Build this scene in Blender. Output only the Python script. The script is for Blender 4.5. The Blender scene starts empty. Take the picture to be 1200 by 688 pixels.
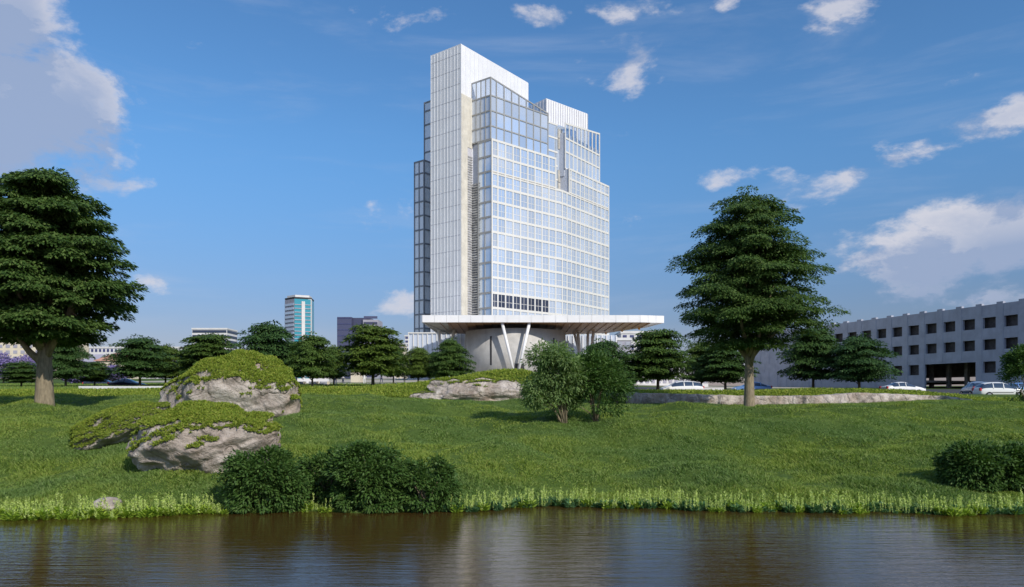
import bpy, bmesh, math, random
import numpy as np
from mathutils import Vector, noise as mnoise
R_ = math.radians
SC = bpy.context.scene
COL = SC.collection

# ------------------------------------------------------------------ camera
F = 850.0; HY = 465.0; ZC = 2.3           # focal length in photo pixels, horizon row, eye height over the water
cd = bpy.data.cameras.new('camera'); cam = bpy.data.objects.new('camera', cd); COL.objects.link(cam)
cam.location = (0, 0, ZC); cam.rotation_euler = (R_(90), 0, 0)
cd.sensor_width = 36; cd.lens = F / 1200 * 36; cd.shift_y = (HY - 344) / 1200
cd.clip_start = .1; cd.clip_end = 9000
SC.camera = cam

def P(px, py, Y): return Vector(((px - 600) / F * Y, Y, ZC + (HY - py) / F * Y))
def XP(px, Y): return (px - 600) / F * Y
def ZP(py, Y): return ZC + (HY - py) / F * Y

# ------------------------------------------------------------------ sun, sky, exposure
SUN_A, SUN_E = 36, 33                      # degrees right of straight behind the camera; elevation
sv = Vector((math.sin(R_(SUN_A)) * math.cos(R_(SUN_E)), -math.cos(R_(SUN_A)) * math.cos(R_(SUN_E)), math.sin(R_(SUN_E))))
sl = bpy.data.lights.new('sun', 'SUN'); sl.energy = 3.9; sl.angle = R_(.5); sl.color = (1, .93, .82)
so = bpy.data.objects.new('sun', sl); COL.objects.link(so); so.location = (60, -60, 80)
so.rotation_euler = (-sv).to_track_quat('-Z', 'Y').to_euler()
SC.view_settings.view_transform = 'Standard'; SC.view_settings.look = 'None'
SC.view_settings.exposure = 0.0; SC.view_settings.gamma = 1; SC.view_settings.use_curve_mapping = False

class NT:
    """short hand for building node trees"""
    def __init__(s, tree): s.t = tree
    def n(s, typ, ins=None, **kw):
        nd = s.t.nodes.new(typ)
        for k, v in kw.items(): setattr(nd, k, v)
        if ins:
            for k, v in ins.items():
                if isinstance(v, bpy.types.NodeSocket): s.t.links.new(v, nd.inputs[k])
                else: nd.inputs[k].default_value = v
        return nd
    def m(s, op, a, b=0.0, c=0.0, clamp=False):
        return s.n('ShaderNodeMath', {0: a, 1: b, 2: c}, operation=op, use_clamp=clamp).outputs[0]
    def mix(s, f, a, b, typ='MIX'):
        nd = s.t.nodes.new('ShaderNodeMix'); nd.data_type = 'RGBA'; nd.blend_type = typ
        for i, v in ((0, f), (6, a), (7, b)):
            if isinstance(v, bpy.types.NodeSocket): s.t.links.new(v, nd.inputs[i])
            else: nd.inputs[i].default_value = v if i == 0 else (*v[:3], 1)
        return nd.outputs[2]
    def sstep(s, v, lo, hi):
        return s.n('ShaderNodeMapRange', {0: v, 1: lo, 2: hi, 3: 0.0, 4: 1.0}, interpolation_type='SMOOTHSTEP').outputs[0]
    def ramp(s, v, stops):
        nd = s.n('ShaderNodeValToRGB', {0: v}); e = nd.color_ramp.elements
        while len(e) < len(stops): e.new(.5)
        for el, (p, c) in zip(e, stops): el.position = p; el.color = (*c, 1)
        return nd.outputs[0]

W = bpy.data.worlds.new('World'); SC.world = W; W.use_nodes = True
W.node_tree.nodes.clear(); w = NT(W.node_tree)
sky = w.n('ShaderNodeTexSky', sky_type='NISHITA', sun_disc=False, sun_elevation=R_(SUN_E), sun_rotation=R_(180 - SUN_A),
          altitude=200, air_density=1.25, dust_density=.35, ozone_density=3.2)
tc = w.n('ShaderNodeTexCoord').outputs['Generated']
sx = w.n('ShaderNodeSeparateXYZ', {0: tc})
az = w.m('ARCTAN2', sx.outputs[0], sx.outputs[1]); el = w.m('ARCSINE', sx.outputs[2])
ae = w.n('ShaderNodeCombineXYZ', {0: az, 1: el, 2: 0.0}).outputs[0]
CLOUDS = [  # photo px, py, half width, half height, tilt degrees, strength
    (20, 110, 140, 100, 25, 1.3), (85, 160, 90, 60, 20, 1.1), (-10, 20, 90, 80, 20, 1.1), (30, 190, 90, 40, 10, 1.0),
    (740, 64, 66, 28, -14, .9), (755, 12, 62, 20, 10, .84), (630, 18, 34, 14, 0, .8), (968, 22, 58, 24, -8, .9), (850, 6, 24, 12, 0, .8), (905, 20, 34, 22, 0, .6),
    (1060, 184, 115, 20, -14, .78), (905, 203, 85, 15, -5, .55), (1140, 148, 82, 22, -4, .78), (820, 34, 42, 16, -10, .66),
    (1105, 288, 165, 40, -3, 1.3), (1195, 268, 130, 54, -6, 1.3), (1060, 340, 125, 30, 0, .62), (1150, 350, 60, 14, 0, .6), (720, 275, 40, 30, 0, .35),
    (450, 255, 55, 22, 5, .52), (320, 165, 130, 13, 22, .42), (180, 335, 40, 24, 0, .66), (410, 352, 170, 20, -3, .45), (200, 150, 30, 16, 30, .5)]
def cloud_field(vec, big=False):
    acc = None
    for (cx, cy, hw, hh, rot, st) in CLOUDS:
        if big and st < .95: continue
        dx = (cx - 600) / F; a0 = math.atan(dx); e0 = math.atan((HY - cy) / F / math.sqrt(1 + dx * dx))
        k = 1 / math.sqrt(1 + dx * dx)
        mp = w.n('ShaderNodeMapping', {0: vec, 1: (a0, e0, 0), 2: (0, 0, R_(-rot)), 3: (hw / F * k * k * 1.5, hh / F * k * 1.5, 1)}, vector_type='TEXTURE')
        ln = w.n('ShaderNodeVectorMath', {0: mp.outputs[0]}, operation='LENGTH').outputs['Value']
        v = w.m('MULTIPLY', w.sstep(ln, 1.25, 0.0), st)
        acc = v if acc is None else w.m('MAXIMUM', acc, v)
    if big: return acc
    side = w.m('MULTIPLY', w.sstep(w.m('ABSOLUTE', az), .75, 1.1), .6)
    return w.m('MAXIMUM', acc, side)
field = cloud_field(ae)
voff = w.n('ShaderNodeVectorMath', {0: ae, 1: (.0, .045, 0)}, operation='ADD').outputs[0]
below = w.m('SUBTRACT', cloud_field(voff, True), cloud_field(ae, True))
def cnoise(off, scale=8.5):
    v = w.n('ShaderNodeVectorMath', {0: tc, 1: off}, operation='ADD').outputs[0]
    v = w.n('ShaderNodeVectorMath', {0: v, 1: (1, 1, 1.9)}, operation='MULTIPLY').outputs[0]
    return w.n('ShaderNodeTexNoise', {'Vector': v, 'Scale': scale, 'Detail': 9.0, 'Roughness': .62, 'Distortion': .15}).outputs[0]
n0 = cnoise((0, 0, 0)); n1 = cnoise((.03, 0, .04))
dens = w.m('ADD', field, w.m('MULTIPLY', w.m('SUBTRACT', n0, .5), 2.9))
alpha = w.m('MULTIPLY', w.sstep(dens, .46, .98), .86)
lit = w.m('ADD', w.m('MULTIPLY', w.m('SUBTRACT', n0, n1), 8.0), .5, clamp=True)
thin = w.sstep(dens, 1.35, .55)
lit = w.m('MULTIPLY', lit, w.m('ADD', w.m('MULTIPLY', thin, .55), .55), clamp=True)
lit = w.m('SUBTRACT', w.m('SUBTRACT', lit, w.m('MULTIPLY', below, .9)), w.m('MULTIPLY', w.sstep(cloud_field(ae, True), .3, 1.0), .7), clamp=True)
ccol = w.mix(lit, (4.0, 4.9, 7.0), (8.3, 8.2, 8.9))
up = w.sstep(el, .0, .5)
tint = w.mix(w.sstep(el, .0, .36), (.60, .56, .82), (.80, 1.24, 1.60))
skyc = w.mix(1.0, sky.outputs[0], tint, 'MULTIPLY')
cv = w.n('ShaderNodeMapping', {0: ae, 2: (0, 0, R_(24)), 3: (1.2, 7.0, 1)}).outputs[0]
cir = w.n('ShaderNodeTexNoise', {'Vector': cv, 'Scale': 2.2, 'Detail': 6.0, 'Roughness': .6, 'Distortion': .4}).outputs[0]
skyc = w.mix(w.m('MULTIPLY', w.sstep(cir, .48, .8), .26), skyc, (6.0, 6.8, 8.6))
fin = w.mix(alpha, skyc, ccol)
bg = w.n('ShaderNodeBackground', {0: fin, 1: .085})
w.n('ShaderNodeOutputWorld', {0: bg.outputs[0]})

# ------------------------------------------------------------------ materials
def newmat(name):
    m = bpy.data.materials.new(name); m.use_nodes = True; m.node_tree.nodes.clear()
    t = NT(m.node_tree); return m, t
def solid(name, c, rough=.6, metal=0., var=.12, scale=3., bump=0., spec=.4, detail=5.):
    m, t = newmat(name)
    pos = t.n('ShaderNodeNewGeometry').outputs['Position']
    nz = t.n('ShaderNodeTexNoise', {'Vector': pos, 'Scale': scale, 'Detail': detail, 'Roughness': .6})
    lo = tuple(x * (1 - var) for x in c); hi = tuple(min(1, x * (1 + var)) for x in c)
    col = t.mix(t.sstep(nz.outputs[0], .3, .7), lo, hi)
    b = t.n('ShaderNodeBsdfPrincipled', {'Base Color': col, 'Roughness': rough, 'Metallic': metal, 'Specular IOR Level': spec})
    if bump:
        bp = t.n('ShaderNodeBump', {'Height': nz.outputs[0], 'Strength': bump, 'Distance': .1})
        t.t.links.new(bp.outputs[0], b.inputs['Normal'])
    t.n('ShaderNodeOutputMaterial', {0: b.outputs[0]}); return m
def leafmat(name, cols, trans=.25, rough=.55, patch=.0, objvar=False):
    m, t = newmat(name)
    g = t.n('ShaderNodeNewGeometry')
    rnd = g.outputs['Random Per Island']
    k = len(cols) - 1
    col = t.ramp(rnd, [(i / k, c) for i, c in enumerate(cols)])
    if objvar:
        orr = t.n('ShaderNodeObjectInfo').outputs['Random']
        col = t.mix(1.0, col, t.ramp(orr, [(0, (.75, .85, 1.0)), (.5, (1.1, 1.05, .9)), (1, (1.5, 1.22, .8))]), 'MULTIPLY')
    if patch:
        nz = t.n('ShaderNodeTexNoise', {'Vector': g.outputs['Position'], 'Scale': patch, 'Detail': 3.0}).outputs[0]
        col = t.mix(t.sstep(nz, .35, .65), col, t.mix(1.0, col, (1.55, 1.3, .9), 'MULTIPLY'))
    b = t.n('ShaderNodeBsdfPrincipled', {'Base Color': col, 'Roughness': rough, 'Specular IOR Level': .25})
    tr = t.n('ShaderNodeBsdfTranslucent', {0: t.mix(1.0, col, (1.2, 1.35, .6), 'MULTIPLY')})
    mx = t.n('ShaderNodeMixShader', {0: trans, 1: b.outputs[0], 2: tr.outputs[0]})
    t.n('ShaderNodeOutputMaterial', {0: mx.outputs[0]}); return m
def glassmat(name, c, rough=.06, metal=.75, var=.25):
    m, t = newmat(name)
    g = t.n('ShaderNodeNewGeometry')
    r = t.n('ShaderNodeObjectInfo').outputs['Random']
    rr = t.m('FRACT', t.m('ADD', r, g.outputs['Random Per Island']))
    col = t.mix(rr, tuple(x * (1 - var) for x in c), tuple(min(1, x * (1 + var)) for x in c))
    nz = t.n('ShaderNodeTexNoise', {'Vector': g.outputs['Position'], 'Scale': .35, 'Detail': 2.0}).outputs[0]
    bp = t.n('ShaderNodeBump', {'Height': nz, 'Strength': .12, 'Distance': .05})
    b = t.n('ShaderNodeBsdfPrincipled', {'Base Color': col, 'Roughness': rough, 'Metallic': metal, 'Normal': bp.outputs[0]})
    t.n('ShaderNodeOutputMaterial', {0: b.outputs[0]}); return m
def clearmat(name):
    m, t = newmat(name)
    tr = t.n('ShaderNodeBsdfTransparent', {0: (.86, .9, .95, 1)}); gl = t.n('ShaderNodeBsdfGlossy', {0: (.9, .95, 1, 1), 1: .04})
    fr = t.m('MULTIPLY', t.m('POWER', t.n('ShaderNodeLayerWeight', {0: .5}).outputs[1], 3.0), .6)
    mx = t.n('ShaderNodeMixShader', {0: t.m('ADD', fr, .12), 1: tr.outputs[0], 2: gl.outputs[0]})
    t.n('ShaderNodeOutputMaterial', {0: mx.outputs[0]}); return m
def rockmat():
    m, t = newmat('pale_rock')
    g = t.n('ShaderNodeNewGeometry'); pos = g.outputs['Position']
    n1 = t.n('ShaderNodeTexNoise', {'Vector': pos, 'Scale': 1.1, 'Detail': 8.0, 'Roughness': .68, 'Distortion': .6}).outputs[0]
    n2 = t.n('ShaderNodeTexNoise', {'Vector': pos, 'Scale': 6.0, 'Detail': 8.0, 'Roughness': .7}).outputs[0]
    n3 = t.n('ShaderNodeTexNoise', {'Vector': pos, 'Scale': .55, 'Detail': 4.0}).outputs[0]
    vo = t.n('ShaderNodeTexVoronoi', {'Vector': t.n('ShaderNodeVectorMath', {0: pos, 1: t.n('ShaderNodeVectorMath', {0: t.n('ShaderNodeTexNoise', {'Vector': pos, 'Scale': 1.6}).outputs[1], 'Scale': .9}, operation='SCALE').outputs[0]}, operation='ADD').outputs[0], 'Scale': .62}, feature='DISTANCE_TO_EDGE').outputs[0]
    crack = t.sstep(vo, .0, .045)
    c = t.ramp(n1, [(.3, (.15, .125, .105)), (.43, (.37, .32, .28)), (.56, (.56, .50, .45)), (.72, (.70, .65, .60))])
    c = t.mix(t.m('MULTIPLY', t.sstep(n2, .5, .72), .55), c, (.16, .145, .13))
    c = t.mix(t.m('MULTIPLY', t.sstep(n3, .5, .7), .45), c, (.33, .22, .15))
    c = t.mix(t.m('MULTIPLY', t.m('SUBTRACT', 1.0, crack), .4), c, (.2, .17, .15))
    h = t.m('ADD', t.m('ADD', t.m('MULTIPLY', n1, 1.0), t.m('MULTIPLY', n2, .5)), t.m('MULTIPLY', crack, .16))
    bp = t.n('ShaderNodeBump', {'Height': h, 'Strength': 1.0, 'Distance': .2})
    b = t.n('ShaderNodeBsdfPrincipled', {'Base Color': c, 'Roughness': .85, 'Specular IOR Level': .2, 'Normal': bp.outputs[0]})
    t.n('ShaderNodeOutputMaterial', {0: b.outputs[0]}); return m
def groundmat():
    m, t = newmat('ground_soil_grass')
    pos = t.n('ShaderNodeNewGeometry').outputs['Position']
    n1 = t.n('ShaderNodeTexNoise', {'Vector': pos, 'Scale': .5, 'Detail': 6.0, 'Roughness': .6}).outputs[0]
    n2 = t.n('ShaderNodeTexNoise', {'Vector': pos, 'Scale': 9.0, 'Detail': 4.0}).outputs[0]
    c = t.mix(t.sstep(n1, .35, .65), (.06, .105, .02), (.10, .15, .03))
    c = t.mix(t.m('MULTIPLY', t.sstep(n2, .4, .7), .6), c, (.035, .06, .012))
    b = t.n('ShaderNodeBsdfPrincipled', {'Base Color': c, 'Roughness': .9, 'Specular IOR Level': .1})
    t.n('ShaderNodeOutputMaterial', {0: b.outputs[0]}); return m
def watermat():
    m, t = newmat('murky_water')
    pos = t.n('ShaderNodeNewGeometry').outputs['Position']
    v1 = t.n('ShaderNodeMapping', {0: pos, 2: (0, 0, R_(5)), 3: (.32, 2.6, 1)}).outputs[0]
    n1 = t.n('ShaderNodeTexNoise', {'Vector': v1, 'Scale': 2.3, 'Detail': 5.0, 'Roughness': .58, 'Distortion': .3}).outputs[0]
    v2 = t.n('ShaderNodeMapping', {0: pos, 2: (0, 0, R_(-9)), 3: (.8, 3.0, 1)}).outputs[0]
    n2 = t.n('ShaderNodeTexNoise', {'Vector': v2, 'Scale': 4.2, 'Detail': 3.0, 'Roughness': .5}).outputs[0]
    h = t.m('ADD', n1, t.m('MULTIPLY', n2, .35))
    bp = t.n('ShaderNodeBump', {'Height': h, 'Strength': .3, 'Distance': .04})
    n3 = t.n('ShaderNodeTexNoise', {'Vector': pos, 'Scale': .12, 'Detail': 3.0}).outputs[0]
    c = t.mix(n3, (.052, .031, .008), (.07, .043, .012))
    b = t.n('ShaderNodeBsdfPrincipled', {'Base Color': c, 'Roughness': .07, 'IOR': 1.42, 'Specular IOR Level': .5, 'Normal': bp.outputs[0]})
    t.n('ShaderNodeOutputMaterial', {0: b.outputs[0]}); return m
def barkmat(name, lo, hi):
    m, t = newmat(name)
    pos = t.n('ShaderNodeNewGeometry').outputs['Position']
    v = t.n('ShaderNodeMapping', {0: pos, 3: (9, 9, 2.2)}).outputs[0]
    n = t.n('ShaderNodeTexNoise', {'Vector': v, 'Scale': 1.2, 'Detail': 6.0, 'Roughness': .65}).outputs[0]
    bp = t.n('ShaderNodeBump', {'Height': n, 'Strength': .7, 'Distance': .05})
    b = t.n('ShaderNodeBsdfPrincipled', {'Base Color': t.mix(t.sstep(n, .3, .7), lo, hi), 'Roughness': .85, 'Specular IOR Level': .2, 'Normal': bp.outputs[0]})
    t.n('ShaderNodeOutputMaterial', {0: b.outputs[0]}); return m
def concretemat(name, c, joint=None):
    m, t = newmat(name)
    pos = t.n('ShaderNodeNewGeometry').outputs['Position']
    n = t.n('ShaderNodeTexNoise', {'Vector': pos, 'Scale': .5, 'Detail': 7.0, 'Roughness': .65}).outputs[0]
    v = t.n('ShaderNodeMapping', {0: pos, 3: (1.3, 1.3, .12)}).outputs[0]
    st = t.n('ShaderNodeTexNoise', {'Vector': v, 'Scale': 1.0, 'Detail': 5.0}).outputs[0]
    n2 = t.n('ShaderNodeTexNoise', {'Vector': pos, 'Scale': 5.0, 'Detail': 3.0}).outputs[0]
    col = t.mix(t.sstep(n, .3, .7), tuple(x * .88 for x in c), tuple(min(1, x * 1.1) for x in c))
    col = t.mix(t.m('MULTIPLY', t.sstep(st, .5, .75), .25), col, tuple(x * .6 for x in c))
    col = t.mix(t.m('MULTIPLY', t.sstep(n2, .55, .75), .2), col, tuple(x * .75 for x in c))
    b = t.n('ShaderNodeBsdfPrincipled', {'Base Color': col, 'Roughness': .75, 'Specular IOR Level': .25})
    t.n('ShaderNodeOutputMaterial', {0: b.outputs[0]}); return m
def woodmat():
    m, t = newmat('timber_soffit')
    pos = t.n('ShaderNodeNewGeometry').outputs['Position']
    v = t.n('ShaderNodeMapping', {0: pos, 3: (.35, 3.0, 1)}).outputs[0]
    n = t.n('ShaderNodeTexNoise', {'Vector': v, 'Scale': 1.0, 'Detail': 5.0}).outputs[0]
    br = t.n('ShaderNodeTexWave', {'Vector': pos, 'Scale': .55, 'Distortion': .0}, bands_direction='Y').outputs[1]
    c = t.mix(t.sstep(n, .3, .7), (.22, .12, .06), (.36, .21, .11))
    c = t.mix(t.m('MULTIPLY', t.sstep(br, .1, .0), .6), c, (.08, .045, .025))
    b = t.n('ShaderNodeBsdfPrincipled', {'Base Color': c, 'Roughness': .5})
    t.n('ShaderNodeOutputMaterial', {0: b.outputs[0]}); return m

M = {}
M['ground'] = groundmat(); M['water'] = watermat(); M['rock'] = rockmat()
M['grass'] = leafmat('grass_blades', [(.088, .16, .034), (.13, .22, .052), (.165, .252, .07), (.205, .27, .095)], .3, .6, .35)
M['cover'] = leafmat('groundcover_leaves', [(.13, .20, .022), (.20, .275, .032), (.265, .325, .046), (.32, .34, .06)], .3, .6)
M['coverbase'] = solid('groundcover_base', (.085, .11, .018), .9, 0, .3, 6)
M['leaf'] = leafmat('tree_leaves', [(.03, .066, .016), (.054, .108, .024), (.084, .148, .034), (.12, .18, .05)], .28)
M['leaf2'] = leafmat('far_tree_leaves', [(.036, .08, .02), (.06, .12, .028), (.09, .155, .04)], .2, objvar=True)
M['leafbush'] = leafmat('shrub_leaves', [(.04, .092, .018), (.066, .135, .028), (.10, .17, .042)], .25)
M['leafpale'] = leafmat('pale_shrub_leaves', [(.11, .18, .06), (.17, .26, .09), (.24, .33, .13)], .4)
M['leafpurple'] = leafmat('purple_blossom', [(.17, .13, .34), (.25, .2, .45), (.33, .28, .52)], .3)
M['reed'] = leafmat('waterside_leaves', [(.16, .27, .03), (.26, .38, .04), (.36, .46, .06)], .3)
M['reedblue'] = leafmat('waterside_blue_leaves', [(.05, .13, .06), (.09, .20, .09), (.16, .27, .10)], .3)
M['spike'] = leafmat('flower_spikes', [(.38, .52, .10), (.48, .58, .16), (.58, .64, .28)], .25)
M['bark'] = barkmat('grey_brown_bark', (.17, .14, .095), (.30, .25, .17))
M['barkdark'] = barkmat('dark_bark', (.08, .065, .045), (.16, .13, .09))
M['white'] = solid('white_cladding', (.78, .78, .80), .45, 0, .04, .4)
M['slabw'] = solid('white_screen_panels', (.76, .77, .80), .38, 0, .05, .25)
M['joint'] = solid('panel_joint', (.52, .52, .57), .6, 0, .1)
M['jointlight'] = solid('panel_rib', (.84, .85, .88), .35, 0, .03)
M['beige'] = concretemat('beige_reflection', (.62, .59, .52))  # beige painted in place of a reflection in the tower's glass strip
M['louver'] = solid('grey_louvre', (.36, .36, .35), .5, .1, .4, .9)
M['recess'] = solid('recess_panel', (.44, .42, .38), .6, 0, .2, .7)
M['mull'] = solid('white_mullion', (.68, .67, .64), .4, 0, .04)
M['mullg'] = solid('grey_mullion', (.36, .36, .35), .4, .2, .1)
M['mulld'] = solid('dark_mullion', (.27, .28, .31), .4, .3, .1)
M['glass'] = glassmat('sky_glass', (.64, .72, .83), .05, .55, .12)
M['glasspale'] = glassmat('pale_glass', (.60, .66, .76), .12, .3, .1)
M['glassdark'] = glassmat('dark_glass', (.06, .075, .12), .08, .55)
M['glassmod'] = glassmat('bay_glass', (.86, .88, .92), .2, .3, .08)
M['clear'] = clearmat('clear_glass')
M['core'] = solid('tower_core', (.52, .55, .62), .6)
M['conc'] = concretemat('board_concrete', (.50, .49, .475))
M['garage'] = concretemat('garage_concrete', (.37, .39, .46))
M['garagein'] = solid('garage_interior', (.34, .30, .27), .8, 0, .3, 1.2)
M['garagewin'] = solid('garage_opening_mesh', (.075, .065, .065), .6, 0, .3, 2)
M['dark'] = solid('dark_recess', (.035, .035, .04), .7)
M['wood'] = woodmat()
M['asphalt'] = solid('asphalt', (.055, .055, .058), .85, 0, .2, 4)
M['paving'] = solid('beige_paving', (.42, .38, .30), .8, 0, .12, 2)
M['carwhite'] = solid('white_paint', (.78, .78, .77), .22, 0, .01, 1, 0, .6)
M['carblue'] = solid('light_blue_paint', (.18, .33, .62), .22, .2, .02, 1, 0, .6)
M['cargrey'] = solid('grey_blue_paint', (.33, .40, .50), .25, .4, .02, 1, 0, .6)
M['cardark'] = solid('dark_paint', (.03, .032, .045), .2, .2, .05, 1, 0, .6)
M['carglass'] = solid('car_window', (.05, .08, .13), .06, .3, .05, 1, 0, .8)
M['tyre'] = solid('tyre_rubber', (.02, .02, .02), .8)
M['rim'] = solid('alloy_rim', (.5, .5, .52), .3, .8)
M['red'] = solid('tail_light_red', (.55, .03, .04), .25)
M['lamp'] = solid('headlamp_lens', (.8, .82, .85), .1)
M['trim'] = solid('black_trim', (.03, .03, .03), .5)
M['skin'] = solid('skin', (.45, .28, .2), .6)
M['pink'] = solid('pink_roof_tiles', (.52, .27, .20), .8, 0, .15, 1)
M['cream'] = solid('cream_render', (.66, .58, .46), .8, 0, .08, .3)
M['offwhite'] = solid('off_white_render', (.66, .65, .66), .8, 0, .06, .3)
M['purpleglass'] = glassmat('purple_glass', (.10, .105, .18), .2, .4)
M['teal'] = glassmat('teal_glass', (.05, .27, .34), .2, .3)
M['greypanel'] = solid('grey_lavender_panel', (.36, .35, .42), .7, 0, .1, .3)
M['bluepanel'] = solid('navy_panel', (.05, .06, .16), .6, 0, .2, .5)
M['amber'] = solid('amber_lantern', (.6, .3, .08), .5)

# ------------------------------------------------------------------ object helpers
def tag(o, label=None, cat=None, group=None, kind=None):
    if label: o['label'] = label
    if cat: o['category'] = cat
    if group: o['group'] = group
    if kind: o['kind'] = kind
    return o
def empty(name, loc, label=None, cat=None, group=None, rz=0):
    o = bpy.data.objects.new(name, None); COL.objects.link(o); o.location = loc; o.rotation_euler.z = rz
    o.empty_display_size = .5
    return tag(o, label, cat, group)
def wloc(o):
    v = Vector((0, 0, 0))
    while o is not None: v += o.location; o = o.parent
    return v
def link(name, me, parent=None, mats=()):
    o = bpy.data.objects.new(name, me); COL.objects.link(o)
    for m in mats: me.materials.append(m)
    if parent is not None: o.parent = parent
    return o
def np_mesh(name, V, Fq, mat, parent=None, smooth=False, offset=None):
    """V (n,3), Fq (m,k) constant face size"""
    V = np.asarray(V, dtype=np.float32); Fq = np.asarray(Fq, dtype=np.int32)
    if parent is not None and offset is None: V = V - np.array(wloc(parent), dtype=np.float32)
    me = bpy.data.meshes.new(name); k = Fq.shape[1]
    me.vertices.add(len(V)); me.vertices.foreach_set('co', V.ravel())
    me.loops.add(Fq.size); me.loops.foreach_set('vertex_index', Fq.ravel())
    me.polygons.add(len(Fq)); me.polygons.foreach_set('loop_start', np.arange(0, Fq.size, k, dtype=np.int32))
    me.polygons.foreach_set('use_smooth', np.full(len(Fq), smooth, dtype=bool))
    me.update(calc_edges=True)
    return link(name, me, parent, [mat])
class MB:
    def __init__(s): s.v = []; s.f = []
    def add(s, vs, fs):
        b = len(s.v); s.v += [tuple(p) for p in vs]; s.f += [tuple(i + b for i in f) for f in fs]; return s
    def obox(s, o, ax, ay, az_):
        """box from corner o with edge vectors"""
        o, ax, ay, az_ = Vector(o), Vector(ax), Vector(ay), Vector(az_)
        p = [o, o + ax, o + ax + ay, o + ay]; p += [q + az_ for q in p]
        fs = [(0, 3, 2, 1), (4, 5, 6, 7), (0, 1, 5, 4), (1, 2, 6, 5), (2, 3, 7, 6), (3, 0, 4, 7)]
        if ax.cross(ay).dot(az_) < 0: fs = [f[::-1] for f in fs]
        return s.add(p, fs)
    def box(s, x0, x1, y0, y1, z0, z1): return s.obox((x0, y0, z0), (x1 - x0, 0, 0), (0, y1 - y0, 0), (0, 0, z1 - z0))
    def prism(s, pts, z0, z1):
        """pts 2D; z0, z1 scalars or lists"""
        n = len(pts); zz0 = z0 if hasattr(z0, '__len__') else [z0] * n; zz1 = z1 if hasattr(z1, '__len__') else [z1] * n
        a = sum(pts[i][0] * pts[(i + 1) % n][1] - pts[(i + 1) % n][0] * pts[i][1] for i in range(n))
        idx = list(range(n)) if a > 0 else list(range(n))[::-1]
        vs = [(pts[i][0], pts[i][1], zz0[i]) for i in idx] + [(pts[i][0], pts[i][1], zz1[i]) for i in idx]
        fs = [tuple(range(n))[::-1], tuple(range(n, 2 * n))] + [(i, (i + 1) % n, n + (i + 1) % n, n + i) for i in range(n)]
        return s.add(vs, fs)
    def tube(s, pts, rad, n=8, cap=True):
        pts = [Vector(p) for p in pts]; vs = []; fs = []
        up = Vector((0, 0, 1)); pu = None
        for i, p in enumerate(pts):
            d = (pts[min(i + 1, len(pts) - 1)] - pts[max(i - 1, 0)]).normalized()
            if pu is None:
                a = Vector((1, 0, 0)) if abs(d.x) < .8 else Vector((0, 1, 0)); pu = (a - d * a.dot(d)).normalized()
            else: pu = (pu - d * pu.dot(d)).normalized()
            q = d.cross(pu); r = rad[i] if hasattr(rad, '__len__') else rad
            for k in range(n):
                t = 2 * math.pi * k / n; vs.append(p + (pu * math.cos(t) + q * math.sin(t)) * r)
        for i in range(len(pts) - 1):
            for k in range(n): fs.append((i * n + k, i * n + (k + 1) % n, (i + 1) * n + (k + 1) % n, (i + 1) * n + k))
        if cap: fs += [tuple(range(n))[::-1], tuple(range((len(pts) - 1) * n, len(pts) * n))]
        return s.add(vs, fs)
    def lathe(s, c, prof, n=24):
        c = Vector(c); vs = []; fs = []
        for (r, z) in prof:
            for k in range(n): t = 2 * math.pi * k / n; vs.append(c + Vector((r * math.cos(t), r * math.sin(t), z)))
        for i in range(len(prof) - 1):
            for k in range(n): fs.append((i * n + k, i * n + (k + 1) % n, (i + 1) * n + (k + 1) % n, (i + 1) * n + k))
        fs += [tuple(range(n))[::-1], tuple(range((len(prof) - 1) * n, len(prof) * n))]
        return s.add(vs, fs)
    def build(s, name, mat, parent=None, smooth=False):
        o = wloc(parent) if parent is not None else Vector((0, 0, 0))
        me = bpy.data.meshes.new(name); me.from_pydata([(v[0] - o.x, v[1] - o.y, v[2] - o.z) for v in s.v], [], s.f)
        if smooth: me.polygons.foreach_set('use_smooth', [True] * len(me.polygons))
        me.update(); return link(name, me, parent, [mat])
def copy_tree(o, parent=None, name=None):
    c = o.copy(); COL.objects.link(c)
    if parent is not None: c.parent = parent
    for ch in list(o.children): copy_tree(ch, c)
    return c

def vnoise(x, y, seed=0):
    xi = np.floor(x).astype(np.int64); yi = np.floor(y).astype(np.int64); fx = x - xi; fy = y - yi
    fx = fx * fx * (3 - 2 * fx); fy = fy * fy * (3 - 2 * fy)
    def h(a, b):
        v = np.sin(a * 127.1 + b * 311.7 + seed * 74.7) * 43758.5453; return v - np.floor(v)
    return (h(xi, yi) * (1 - fx) + h(xi + 1, yi) * fx) * (1 - fy) + (h(xi, yi + 1) * (1 - fx) + h(xi + 1, yi + 1) * fx) * fy

# ------------------------------------------------------------------ terrain
PXK = [-900, 0, 100, 150, 270, 520, 640, 770, 900, 1200, 2200]
SHY = [608, 608, 608, 605, 601, 600, 594, 595, 600, 602, 602]
YS = ZC * F / 135.2                          # distance of the water's edge
def shore(X):
    k = [(p - 600) / F * YS for p in PXK]; v = [ZC * F / (y - HY) for y in SHY]
    return np.interp(X, k, v) + .09 * np.sin(X * 2.7) + .07 * np.sin(X * 1.1 + 1)
TPX = [-900, 0, 180, 340, 460, 560, 640, 740, 880, 1000, 1100, 1160, 1200, 2200]
TY = [467, 467, 467, 467, 467, 470, 473, 474, 475, 473, 469, 473, 477, 477]
BPX = [-900, 0, 180, 260, 340, 420, 470, 520, 560, 590, 615, 640, 660, 740, 880, 960, 1060, 1120, 1160, 1200, 2200]
BY = [460, 460, 458.5, 457, 457, 456, 453, 447.5, 439, 436, 436, 443, 449, 460, 461, 458, 460, 466, 473, 479, 479]
YT = 48.0                                   # depth of the top edge of the bank
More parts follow.
